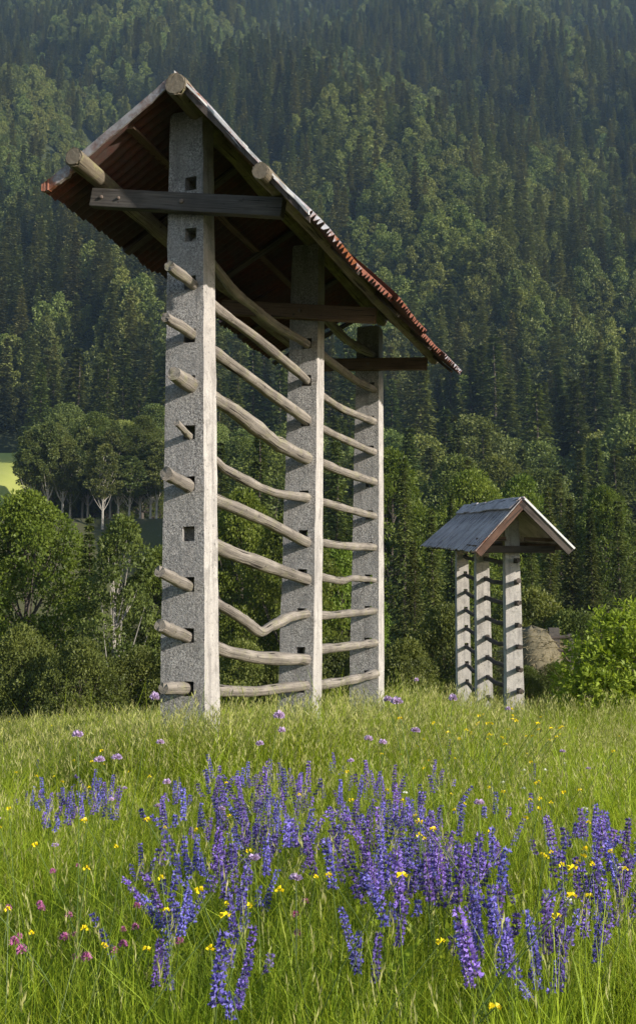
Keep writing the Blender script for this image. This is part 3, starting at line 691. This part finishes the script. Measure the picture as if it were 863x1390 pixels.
# bright elder bush in the right foreground
rgb = np.random.default_rng(77)
def bush(name, spots, n, size, label, mat):
    V = []; Fc = []; k = 0; mb = MB(); base = np.array(spots[0][0]); gz = G(base[0], base[1]); rt = empty(name, (base[0], base[1], gz)); tag(rt, label, 'bush')
    for c, rc in spots:
        c = np.array(c)
        m_ = int(n*rc*rc); u = unit(m_, rgb); rr = rc*rgb.uniform(.45, 1.1, m_)**.5; P = c+u*rr[:, None]*np.array([1, 1, .85])
        # compound leaves: a rachis with paired leaflets
        D = u+unit(m_, rgb)*.7; D[:, 2] += .15; D /= np.linalg.norm(D, axis=1)[:, None]; U = np.cross(D, unit(m_, rgb)); U /= np.linalg.norm(U, axis=1)[:, None]
        for j, (off, sgn) in enumerate([(0., 1), (0., -1), (.35, 1), (.35, -1), (.7, 0)]):
            s = size*rgb.uniform(.8, 1.2, m_); dd = D*(.6 if sgn else 1)+U*sgn*.9; v, ff = quads(P+D*(size*1.2*off), dd, np.cross(D, U)+U*.3, s, s*.42, .25); V.append(v); Fc.append(ff+k); k += len(v)
        A = np.array([base[0]+rgb.normal(0, .2), base[1]+rgb.normal(0, .2), gz]); mb.tube(spline([A, (A+c)/2+unit(1, rgb)[0]*.1, c], 4), np.linspace(.035, .008, 9), 5)
    mesh('foliage', np.concatenate(V), np.concatenate(Fc), MT[mat], rt); mb.build('stem', MT['bark'], rt); return rt
sp_ = []
for (x, y, Y, r_) in [(838, 905, 19, .55), (800, 905, 19, .45), (862, 860, 19.3, .5), (832, 862, 19.2, .40), (805, 940, 18.6, .42), (850, 950, 18.5, .5), (890, 900, 19, .7), (784, 880, 19.5, .22), (818, 975, 18.3, .35), (790, 935, 18.8, .28), (870, 985, 18.2, .5), (850, 835, 19.5, .25), (900, 960, 18.6, .7), (812, 838, 19.6, .14), (925, 880, 19.4, .7), (775, 925, 19.2, .3), (768, 960, 18.8, .25)]:
    sp_.append((tuple(at(x, y, Y)), r_))
bush('elder_bush', sp_, 620, .10, 'bright fresh green elder bush in the sun at the right picture edge', 'leaf_bright')
# ---- valley trees up to the foot of the slope, individuals
k_ = 0
def rowtree(kind, n, Y0, Y1, y0, y1, x0, x1, mat, what, grp):
    for i in range(n):
        x = x0+(x1-x0)*(i+rng.uniform(-.35, .35)+.5)/n; Y = rng.uniform(Y0, Y1)
        place(kind, x, rng.uniform(y0, y1), Y, {'pine': 52}.get(kind), what, grp, mat=mat)
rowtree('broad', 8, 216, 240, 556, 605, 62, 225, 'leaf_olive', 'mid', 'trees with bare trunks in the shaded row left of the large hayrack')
rowtree('pine', 14, 206, 222, 572, 622, 40, 225, None, 'mid', 'trees with bare trunks in the shaded row left of the large hayrack')
rowtree('spruce', 24, 190, 260, 555, 640, 280, 900, None, 'mid', 'shaded spruces at the foot of the wooded slope')
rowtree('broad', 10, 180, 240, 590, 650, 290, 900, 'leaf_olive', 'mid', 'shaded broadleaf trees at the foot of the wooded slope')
rowtree('spruce', 26, 250, 300, 505, 600, 60, 900, None, 'mid', 'spruces in the lowest row of the wooded slope')
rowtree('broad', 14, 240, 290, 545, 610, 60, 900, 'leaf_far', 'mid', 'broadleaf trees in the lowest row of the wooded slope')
rowtree('spruce', 44, 300, 345, 455, 540, 40, 900, None, 'mid', 'spruces standing out low on the wooded slope')
rowtree('spruce', 14, 120, 150, 640, 700, 280, 900, None, 'mid', 'dark spruces behind the meadow edge trees')
ORD = ['first', 'second', 'third', 'fourth', 'fifth', 'sixth', 'seventh', 'eighth', 'ninth', 'tenth', 'eleventh', 'twelfth', 'thirteenth', 'fourteenth', 'fifteenth', 'sixteenth', 'seventeenth', 'eighteenth', 'nineteenth', 'twentieth']
def ordn(i, n):
    if i == 0: return 'leftmost'
    if i == n-1: return 'rightmost'
    if i < 20: return ORD[i]+' from the left'
    if n-1-i < 20: return ORD[n-1-i]+' from the right'
    return 'number %d from the left' % (i+1)
gr = {}
for t in TREES:
    if 'group' in t[0]: gr.setdefault((t[0]['group'], t[0].name.split('.')[0]), []).append(t)
SHORT = {'trees with bare trunks in the shaded row left of the large hayrack': 'left of large hayrack', 'shaded spruces at the foot of the wooded slope': 'in shade at slope foot',
         'shaded broadleaf trees at the foot of the wooded slope': 'in shade at slope foot', 'spruces in the lowest row of the wooded slope': 'in lowest slope row',
         'broadleaf trees in the lowest row of the wooded slope': 'in lowest slope row', 'spruces standing out low on the wooded slope': 'low on wooded slope', 'dark spruces behind the meadow edge trees': 'behind meadow edge trees'}
KN = {'spruce_tree': 'dark spruce', 'broadleaf_tree': 'rounded tree', 'pine_tree': 'bare trunked pine'}
for (g_, kn), L in gr.items():
    L.sort(key=lambda t: t[1])
    for i, t in enumerate(L): t[0]['label'] = KN[kn]+' '+SHORT[g_]+', '+ordn(i, len(L))
for L in PROTO.values():
    for r in L:
        for ch in list(r.children): bpy.data.objects.remove(ch)
        bpy.data.objects.remove(r)
# ---- geometry-nodes scatter (stuff only)
def scatter(name, pts, rot, scl, vi, protos, label, cat):
    pc = bpy.data.collections.new(name+'_kinds')
    for i, (v, f_, mats, mi) in enumerate(protos):
        o = mesh('%s_kind_%s' % (name, 'abcdefghijkl'[i]), v, f_, mats, mi=mi); col.objects.unlink(o); pc.objects.link(o)
    me = bpy.data.meshes.new(name); me.vertices.add(len(pts)); me.vertices.foreach_set('co', np.asarray(pts, np.float32).ravel())
    for nm, ty, da in (('rot', 'FLOAT_VECTOR', rot), ('scl', 'FLOAT_VECTOR', scl), ('vi', 'INT', vi)):
        a = me.attributes.new(nm, ty, 'POINT'); a.data.foreach_set('vector' if ty == 'FLOAT_VECTOR' else 'value', np.asarray(da, np.float32 if ty != 'INT' else np.int32).ravel())
    o = bpy.data.objects.new(name, me); link(o); tag(o, label, cat, kind='stuff')
    ng = bpy.data.node_groups.new(name, 'GeometryNodeTree'); ng.interface.new_socket('Geometry', in_out='INPUT', socket_type='NodeSocketGeometry'); ng.interface.new_socket('Geometry', in_out='OUTPUT', socket_type='NodeSocketGeometry')
    gi = ng.nodes.new('NodeGroupInput'); go = ng.nodes.new('NodeGroupOutput'); ip = ng.nodes.new('GeometryNodeInstanceOnPoints'); ci = ng.nodes.new('GeometryNodeCollectionInfo')
    ci.inputs['Collection'].default_value = pc; ci.inputs['Separate Children'].default_value = True; ci.inputs['Reset Children'].default_value = True
    ip.inputs['Pick Instance'].default_value = True
    for nm, ty, sk in (('rot', 'FLOAT_VECTOR', 'Rotation'), ('scl', 'FLOAT_VECTOR', 'Scale'), ('vi', 'INT', 'Instance Index')):
        na = ng.nodes.new('GeometryNodeInputNamedAttribute'); na.data_type = ty; na.inputs['Name'].default_value = nm; ng.links.new(na.outputs['Attribute'], ip.inputs[sk])
    mp = ng.nodes.new('GeometryNodeMeshToPoints'); ng.links.new(gi.outputs[0], mp.inputs['Mesh']); ng.links.new(mp.outputs['Points'], ip.inputs['Points'])
    ng.links.new(ci.outputs[0], ip.inputs['Instance']); ng.links.new(ip.outputs[0], go.inputs[0])
    md = o.modifiers.new('scatter', 'NODES'); md.node_group = ng; return o
# mountain forest
pr = []
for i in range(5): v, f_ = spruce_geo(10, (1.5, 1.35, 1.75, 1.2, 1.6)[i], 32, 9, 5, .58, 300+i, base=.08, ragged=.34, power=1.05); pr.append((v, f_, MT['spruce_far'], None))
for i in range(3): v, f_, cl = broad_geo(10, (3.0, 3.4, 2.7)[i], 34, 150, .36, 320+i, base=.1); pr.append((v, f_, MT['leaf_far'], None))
pts = []; rot = []; scl = []; vi = []; Y = 318.
while Y < 1330:
    stp = 9.4
    X = -.34*Y-90
    while X < .34*Y+150:
        x = X+rng.uniform(-.5, .5)*stp; y = Y+rng.uniform(-.5, .5)*stp; X += stp
        if 330 < y < 372 and -118 < x < -95: continue
        a, b = px((x, y, G(x, y)+12))
        if b < -260 or b > 760: continue
        if y < 352 and b > 600 and -40 < a < 24: continue      # clearing with pasture at the left edge
        bm_ = nz(x, y, 130., 20., 4)+.25*nz(x, y, 30, 8, 2); br = bm_ > .17+rng.normal(0, .24)
        hgt = (rng.uniform(1.9, 2.7) if br else rng.uniform(2.2, 4.2))*(.6 if rng.random() < .12 else 1)
        w_ = hgt*(rng.uniform(.75, .95) if br else rng.uniform(.85, 1.2))
        pts.append((x, y, G(x, y)-.5)); rot.append((0, 0, rng.uniform(0, 6.28))); scl.append((w_, w_, hgt)); vi.append(rng.integers(5, 8) if br else rng.integers(0, 5))
    Y += stp
print('forest trees', len(pts))
scatter('mountain_forest', pts, rot, scl, vi, pr, 'dense spruce and beech forest covering the whole mountainside', 'forest')
# pasture in the clearing at the left edge
V = []; 
c0 = at(5, 640, 230)
past = grid('pasture', np.linspace(-150, -60, 24), np.linspace(150, 292, 30), MT['pasture']); 
for v in past.data.vertices:
    t = float(sm(-62, -74, v.co.x)) if False else float(1-sm(-74, -62, v.co.x))
    v.co.z = (G(v.co.x, v.co.y)-1)*(1-t)+t*max(G(v.co.x, v.co.y)+.2, 20+.31*(v.co.y-215))

# ================================================================== MEADOW GRASS
def tuft(n, h, rad, wd, seed, lean=.25, seg=3, straw=0.05, hv=.35):
    rg = np.random.default_rng(seed); V = []; Fc = []; mi = []
    for i in range(n):
        a = rg.uniform(0, 6.28); rr = rad*math.sqrt(rg.random()); b = np.array([rr*math.cos(a), rr*math.sin(a), 0]); hh = h*rg.uniform(1-hv, 1+hv*.5)
        la = rg.normal(.15, 1.5); ln = abs(rg.normal(lean, lean*.6))*hh; dv = np.array([math.cos(la), math.sin(la), 0])*ln
        fa = rg.uniform(0, 3.14); s = np.array([math.cos(fa), math.sin(fa), 0])*wd*rg.uniform(.6, 1.3); stw = rg.random() < straw; w0 = .35 if stw else 1
        k = len(V)
        for j in range(seg+1):
            t = j/seg; p = b+dv*t**2.2+np.array([0, 0, hh*(t-.12*lean*t*t*3)]); wq = s*w0*(1-t*.85 if not stw else 1-.3*t)
            V += [p-wq, p+wq]
        for j in range(seg): Fc.append((k+2*j, k+2*j+1, k+2*j+3, k+2*j+2)); mi.append(1 if stw and j == seg-1 and False else 0)
        if stw:   # seed head
            p = b+dv+np.array([0, 0, hh*(1-.36*lean)])
            for q in range(7):
                k = len(V); d = np.array([rg.normal(0, .005), rg.normal(0, .005), .0]); z = q*.011; f2 = rg.uniform(0, 6.28); sw = np.array([math.cos(f2), math.sin(f2), 0])*.0022
                V += [p+[0, 0, z-.03], p+d+sw+[0, 0, z-.018], p+d*1.6+[0, 0, z], p+d-sw+[0, 0, z-.016]]; Fc.append((k, k+1, k+2, k+3)); mi.append(1)
    return np.array(V), np.array(Fc), [MT['grass'], MT['straw']], mi
pr = [tuft(30, .50, .10, .0028, 1), tuft(30, .42, .11, .0032, 2, .45), tuft(26, .54, .12, .0024, 3, .3, straw=.12), tuft(34, .36, .10, .0036, 4, .55),
      tuft(12, .60, .16, .0020, 5, .35, straw=.45)]
def fartuft(seed, h, straw): 
    v, f_, mm, mi = tuft(44, h, .32, .006, seed, .35, 2, straw); return v, f_, [MT['grass_far'], MT['straw']], mi
pr += []
lv = tuft(9, .22, .08, .013, 21, .7, 3, 0)
pr += [fartuft(11, .30, .1), fartuft(12, .25, .05), fartuft(13, .36, .2), lv]
pts = []; rot = []; scl = []; vi = []
def gpatch(Y0, Y1, dens, kinds, s0, s1, wmul=1.):
    A = 0; n = int(dens*((Y1-Y0)*(Y0+Y1)/2*.82+1.6*(Y1-Y0)))
    for i in range(n):
        y = math.sqrt(rng.uniform(Y0*Y0, Y1*Y1)); x = rng.uniform(-1, 1)*(.40*y+.8)
        dn = nz(x, y, 1.1, 7., 3); s = rng.uniform(s0, s1)*(1+.35*dn)
        pts.append((x, y, G(x, y)-.01)); rot.append((rng.normal(0, .09), rng.normal(.05, .09), rng.uniform(0, 6.28))); scl.append((s*wmul, s*wmul, s*rng.uniform(.85, 1.15))); vi.append(kinds[rng.integers(0, len(kinds))])
gpatch(1.1, 3.2, 230, (0, 0, 1, 1, 3, 3, 3, 8), .62, .9); gpatch(3.2, 6., 150, (0, 1, 1, 3, 3, 4, 1, 8), .6, .9, 1.15); gpatch(6., 11, 95, (0, 1, 1, 3, 3, 2, 4), .6, .95, 1.4)
gpatch(10., 18, 40, (5, 6, 7, 7, 4), .8, 1.1, 1.1); gpatch(17, 34, 22, (5, 6, 7), .9, 1.25, 1.25)
# taller wind-blown stands by the pillars and on the right
for (x0, y0, rx, ry, n) in [(-.1, 8.9, 1.4, .8, 420), (.9, 12., 1.2, 1.6, 420), (3., 19., 2.6, 2.5, 520), (5.6, 16.5, 2.2, 2.2, 420), (-1.3, 9.0, .6, .5, 170), (-1.0, 8.4, 1.3, .6, 170)]:
    for i in range(n):
        x, y = rng.normal(x0, rx*.5), rng.normal(y0, ry*.5); s = rng.uniform(1.1, 1.7) if x0 > 2 else rng.uniform(.95, 1.5); pts.append((x, y, G(x, y))); rot.append((rng.normal(0, .12), rng.normal(.15, .12), rng.uniform(0, 6.28) if rng.random() < .5 else rng.normal(0, .6))); scl.append((s*1.3, s*1.3, s)); vi.append((2, 4, 4)[rng.integers(0, 3)])
print('tufts', len(pts))
scatter('meadow_grass', pts, rot, scl, vi, pr, 'long green meadow grass with pale seed heads', 'grass')

# ================================================================== FLOWERS
def yof(ytop, h, x=431):
    """distance at which something of height h has its top at this picture row"""
    best = None
    for Y in np.arange(1.6, 34, .05):
        p = at(x, ytop, Y); e = (p[2]-G(p[0], p[1]))-h
        if e < 0: return Y
    return 20.
def petalquads(P, D, ln, wd, rg, bend=.3):
    return quads(np.array(P), np.array(D), unit(len(P), rg), np.full(len(P), ln), np.full(len(P), wd), bend)
def sage_proto(h, sp, seed, side=0):
    rg = np.random.default_rng(seed); root = empty('meadow_sage'); nn = 7; t = np.linspace(0, 1, nn); lx, ly = rg.normal(0, .05, 2)
    def path(t): return np.array([lx*t*t*h*2, ly*t*t*h*2, h*t])
    mb = MB(); mb.tube([path(q) for q in t], np.linspace(.0024, .0012, nn), 5)
    spikes = [(path, h, sp)]
    for k in range(side):
        sgn = 1 if k % 2 else -1; b0 = path(.62); ex = sgn*rg.uniform(.05, .09); ey = rg.normal(0, .03); hh = h*rg.uniform(.22, .3)
        f = (lambda b0, ex, ey, hh: (lambda q: b0+np.array([ex*min(1, q*1.6)**.6, ey*q, hh*q])))(b0, ex, ey, hh)
        mb.tube([f(q) for q in t], .0013, 4); spikes.append((f, hh, sp*.55))
    mb.build('stem', MT['stem'], root)
    for f, hh, s_ in spikes:
        P = []; D = []; Pc = []; Dc = []
        nw = int(s_/.0165)
        for i in range(nw):
            q = i/nw; c = f(1-(s_*(1-q))/hh); dens = 6 if q < .85 else 4; a0 = rg.uniform(0, 6.28); rad = .0125*(1-.55*q)
            for k in range(dens):
                a = a0+k*6.283/dens+rg.normal(0, .2); dv = np.array([math.cos(a), math.sin(a), rg.uniform(.0, .5)])
                Pc.append(c); Dc.append(dv)
                if q < .93 and rg.random() < .85:
                    e = c+dv*rad*.45; P += [e, e, e]; D += [dv+[0, 0, .9], dv*1.2+[0, 0, -.55], dv+np.array([-math.sin(a), math.cos(a), 0])*rg.normal(0, .7)]
        v, f_ = petalquads(Pc, Dc, .0085, .005, rg); cx_ = mesh('calyx', v, f_, MT['calyx'], root)
        v, f_ = petalquads(P, D, .0135, .0078, rg, .35); mesh('blossom', v, f_, MT['sage'], root)
    L = []; Dl = []; 
    for k in range(6): a = rg.uniform(0, 6.28); L.append(path(.12+.07*k)); Dl.append([math.cos(a), math.sin(a), .7])
    v, f_ = quads(np.array(L), np.array(Dl), unit(6, rg), rg.uniform(.05, .10, 6), rg.uniform(.018, .03, 6), .3); mesh('leaf', v, f_, MT['grass'], root)
    return root
def ball_proto(name, h, mat, r, n, seed, flat=.5, sub='flower_head', stemr=.0013, wd=.5):
    rg = np.random.default_rng(seed); root = empty(name); t = np.linspace(0, 1, 7); lx, ly = rg.normal(0, .08, 2); Pt = np.array([[lx*q*q, ly*q*q, h*q-.0] for q in t])
    mb = MB(); mb.tube(Pt, np.linspace(stemr*1.3, stemr, 7), 5); mb.build('stem', MT['stem'], root)
    c = Pt[-1]; u = unit(n, rg); u[:, 2] = np.abs(u[:, 2])*flat*2-.25*flat; v, f_ = quads(c+u*r*.35*np.array([1, 1, flat]), u*np.array([1, 1, flat]), unit(n, rg), np.full(n, r*.75), np.full(n, r*wd), .25)
    mesh(sub, v, f_, MT[mat], root); return root
FP = {'sage': [sage_proto(.60, .15, 1), sage_proto(.56, .12, 2, 2), sage_proto(.52, .16, 3), sage_proto(.50, .11, 4, 1), sage_proto(.58, .17, 5, 2)],
      'scab': [ball_proto('field_scabious', .8, 'lilac', .019, 100, 11, .42), ball_proto('field_scabious', .74, 'lilac', .016, 90, 12, .5)],
      'butt': [ball_proto('buttercup', .55, 'yellow', .012, 9, 13, .5, wd=1.0), ball_proto('buttercup', .5, 'yellow', .010, 8, 14, .6, wd=1.0)],
      'clov': [ball_proto('red_clover', .38, 'pink', .015, 80, 15, .85, wd=.3), ball_proto('red_clover', .34, 'pink', .013, 70, 16, .85, wd=.3)],
      'whit': [ball_proto('white_campion', .52, 'white', .013, 12, 17, .4, wd=.8)]}
HT = {'sage': [.60, .56, .52, .50, .58], 'scab': [.8, .74], 'butt': [.55, .5], 'clov': [.38, .34], 'whit': [.52]}
FL = []
def flower(kind, x, ytop, s=1., idx=None, hmul=1., Y=None):
    i = int(rng.integers(0, len(FP[kind]))) if idx is None else idx; src = FP[kind][i]; h = HT[kind][i]*s*hmul
    if Y is None: Y = max(2.3, yof(ytop, h, x))
    p = at(x, ytop, Y); g = G(p[0], p[1]); h = max(.15, p[2]-g)
    r = src.copy(); col.objects.link(r)
    for ch in src.children: c = ch.copy(); col.objects.link(c); c.parent = r
    zs = h/HT[kind][i]; sx = s if kind != 'sage' else (.5*s+.5*zs)*1.0
    if kind != 'sage':
        # keep flower heads round: scale evenly, sink the stem
        zs = max(s, (p[2]-g+.02)/HT[kind][i]); r.location = (p[0], p[1], p[2]-HT[kind][i]*zs)
    else: r.location = (p[0], p[1], g)
    r.scale = (sx, sx, zs); r.rotation_euler = (rng.normal(0, .06), rng.normal(.03, .07), rng.uniform(0, 6.28)); FL.append((kind, r, x, ytop, Y)); return r
# sage: hand-read spikes, then the dense drifts
sg = [(303, 1022, 1.), (292, 1040, .95), (318, 1045, .95), (352, 1012, 1.), (362, 1030, 1.), (165, 1020, .9), (158, 1035, .9), (130, 1042, .9), (128, 1052, .9), (140, 1060, .9), (118, 1075, .9), (75, 1070, .9), (82, 1078, .9), (65, 1082, .9), (40, 1062, .85), (35, 1072, .85), (58, 1030, .8),
      (228, 1068, .9), (240, 1060, .9), (236, 1085, .9), (445, 1022, .9), (455, 1020, .9), (478, 1048, .9), (473, 1052, .9), (606, 1003, .95), (580, 1030, .9), (533, 1038, .95), (530, 1042, .9), (594, 1050, 1.), (590, 1060, 1.), (597, 1045, .95), (722, 1035, .8), (668, 1060, .7), (718, 1075, .9), (754, 1092, .9), (570, 1098, .9),
      (225, 1185, .95), (230, 1190, .9), (262, 1202, .95), (270, 1160, .9), (265, 1132, .9), (250, 1155, .9), (320, 1150, .95), (312, 1165, .95), (308, 1180, .9), (325, 1222, .9), (330, 1212, .9), (198, 1235, .9), (243, 1258, .9), (312, 1255, .85), (300, 1280, .85), (205, 1258, .85),
      (500, 1265, .8), (512, 1215, .85), (505, 1230, .85), (660, 1205, .9), (650, 1220, .9), (672, 1200, .9), (668, 1230, .9), (690, 1245, .9), (705, 1220, .9), (720, 1210, .9), (735, 1218, .9), (742, 1265, .85), (688, 1262, .85), (655, 1250, .85),
      (796, 1092, 1.), (803, 1095, 1.), (812, 1090, 1.), (820, 1095, 1.), (828, 1096, 1.), (770, 1108, .95), (778, 1102, .95), (790, 1150, .9), (838, 1150, .95), (845, 1140, .95), (856, 1130, .95), (860, 1148, .95), (840, 1175, .9), (835, 1195, .9), (800, 1205, .9), (808, 1215, .9), (792, 1215, .9), (720, 1215, .9), (745, 1232, .8)]
for x, y, s in sg: flower('sage', x, y, s*.93, idx=int(rng.integers(0, 5)))
def drift(cx, cy, rx, ry, n, s=1.):
    for i in range(int(n*1.05)):
        dy = rng.normal(0, ry); flower('sage', cx+rng.normal(0, rx)-dy*.25, cy+dy, s*rng.uniform(.70, 1.02))
drift(345, 1065, 26, 26, 24); drift(405, 1055, 16, 18, 15); drift(280, 1075, 24, 22, 14); drift(385, 1100, 28, 24, 14); drift(510, 1062, 30, 18, 16); drift(545, 1100, 36, 26, 20); drift(480, 1110, 30, 28, 16)
drift(600, 1120, 28, 28, 16); drift(620, 1155, 24, 24, 9); drift(560, 1150, 30, 22, 10); drift(510, 1150, 26, 20, 7); drift(665, 1110, 12, 18, 4); drift(90, 1068, 36, 14, 12, .95); drift(255, 1180, 40, 34, 12); drift(150, 1050, 16, 16, 6, .95); drift(700, 1210, 36, 26, 10); drift(815, 1120, 24, 18, 8); drift(290, 1150, 26, 28, 6)
SC = [(17, 917, 1.2), (137, 939, 1.0), (105, 1001, 1.), (102, 1028, .9), (108, 1028, .9), (207, 1000, .75), (320, 967, 1.), (378, 995, .95), (238, 1060, .95), (187, 1071, .65), (6, 1042, .8), (65, 1101, .9), (84, 1152, .8), (94, 1131, .6), (71, 1164, .6), (125, 1082, .8), (228, 1093, .7), (299, 1092, .8), (359, 1157, 1.1), (383, 1206, 1.1),
      (489, 1004, .9), (501, 1010, .9), (516, 984, .8), (580, 948, 1.), (588, 953, 1.), (592, 945, .9), (646, 1097, 1.1), (675, 962, .7), (767, 1023, .7), (343, 1003, .8), (572, 922, .6), (470, 1035, .7), (788, 1045, .6)]
for x, y, s in SC: flower('scab', x, y, rng.uniform(.72, .98), Y=3.3/s**1.4)
BU = [(131, 1008), (139, 1012), (152, 1019), (152, 1031), (109, 1025), (185, 1025), (88, 1056), (118, 1065), (122, 1051), (118, 1043), (196, 1058), (216, 1127), (88, 1191), (108, 1242), (95, 1230), (52, 1275), (374, 951), (250, 1010), (488, 980), (592, 1006), (616, 1005), (697, 1016), (590, 1076), (513, 1056), (509, 1054), (705, 1118), (437, 1195), (550, 1240), (440, 1277), (500, 1297), (825, 1186), (142, 1204), (152, 1151), (372, 1243), (576, 1025), (700, 1100), (637, 1097), (755, 1140), (770, 1120), (30, 970), (20, 974), (12, 972), (60, 984), (48, 990), (80, 975), (92, 986), (345, 1080), (395, 1075), (404, 1187), (400, 1170), (820, 1080), (740, 1090)]
for x, y in BU: flower('butt', x, y, rng.uniform(.9, 1.1), hmul=1.05)
for i in range(34): flower('butt', rng.normal(672, 26), rng.normal(990, 11), rng.uniform(1.15, 1.5), Y=rng.uniform(6.5, 10))
for i in range(46): flower('butt', rng.uniform(560, 860), rng.uniform(985, 1200), rng.uniform(.85, 1.05), hmul=1.05)
for i in range(26): flower('butt', rng.uniform(0, 300), rng.uniform(970, 1290), rng.uniform(.85, 1.05), hmul=1.05)
for x, y in [(110, 1288), (145, 1258), (165, 1288), (92, 1268), (30, 1276), (120, 1236), (104, 1188), (217, 1283), (102, 1180), (407, 1235), (415, 1213), (370, 1263), (78, 1226), (172, 1238), (3, 1240), (133, 1270), (33, 1225), (218, 1270), (52, 1295), (180, 1292), (12, 1290), (240, 1296)]: flower('clov', x, y, rng.uniform(.8, 1.05))
for x, y in [(780, 1038), (560, 1073), (735, 1072), (782, 1101), (717, 1040), (783, 1175), (740, 1045), (535, 958), (525, 975), (540, 1010), (600, 980), (712, 1215), (690, 1065)]: flower('whit', x, y, .9)
for L in FP.values():
    for r in L:
        for ch in list(r.children): bpy.data.objects.remove(ch)
        bpy.data.objects.remove(r)
KD = {'sage': ('violet sage spike', 'flower', 'meadow sage spikes'), 'scab': ('lilac scabious', 'flower', 'lilac scabious flowers'), 'butt': ('yellow buttercup', 'flower', 'yellow buttercups'),
      'clov': ('pink clover', 'flower', 'pink clover heads'), 'whit': ('white campion', 'flower', 'white flowers')}
zn = {}
for f in FL:
    x, y = f[2], f[3]; zx = min(8, max(0, int(x//108))); zy = 0 if y < 1030 else 1 if y < 1120 else 2 if y < 1200 else 3
    zn.setdefault((f[0], zx, zy), []).append(f)
HX = ['at the far left of the meadow', 'left of the front pillar', 'below the front pillar', 'below the middle pillar', 'below the back pillar', 'between the two hayracks', 'below the small hayrack', 'right of the small hayrack', 'at the far right of the meadow']
HY = ['far back', 'halfway', 'nearer', 'nearest']
for (k, zx, zy), L in zn.items():
    L.sort(key=lambda f: f[2]); n = len(L)
    for i, f in enumerate(L):
        lab = KD[k][0]+' '+HX[zx]+', '+HY[zy]
        if n > 1 and n <= 9: lab += ', '+(('left one of two', 'right one of two')[i] if n == 2 else ordn(i, n))
        grp = KD[k][2] if n <= 9 else KD[k][2]+' in the dense drift '+HX[zx]+', '+HY[zy]
        if n > 9: lab = KD[k][0]+' in dense drift '+HX[zx]+', '+HY[zy]
        tag(f[1], lab, KD[k][1], grp)
# ------------------------------------------------------------------ haze
HZX = 2000
V = [(x, y, z) for z in (-12, 800) for y in (-140, 1380) for x in (-920, 920)]
hz_ = mesh('haze', V, [(0, 2, 3, 1), (4, 5, 7, 6), (0, 1, 5, 4), (2, 6, 7, 3), (0, 4, 6, 2), (1, 3, 7, 5)], []); hz_['kind'] = 'stuff'; hz_['label'] = 'thin bluish valley haze'; hz_['category'] = 'haze'
m, nt = newmat('haze'); vp = N(nt, 'ShaderNodeVolumePrincipled'); vp.inputs['Color'].default_value = (.46, .70, 1, 1); vp.inputs['Density'].default_value = .00013; vp.inputs['Anisotropy'].default_value = .2
o = N(nt, 'ShaderNodeOutputMaterial'); nt.links.new(vp.outputs[0], o.inputs['Volume']); hz_.data.materials.append(m)
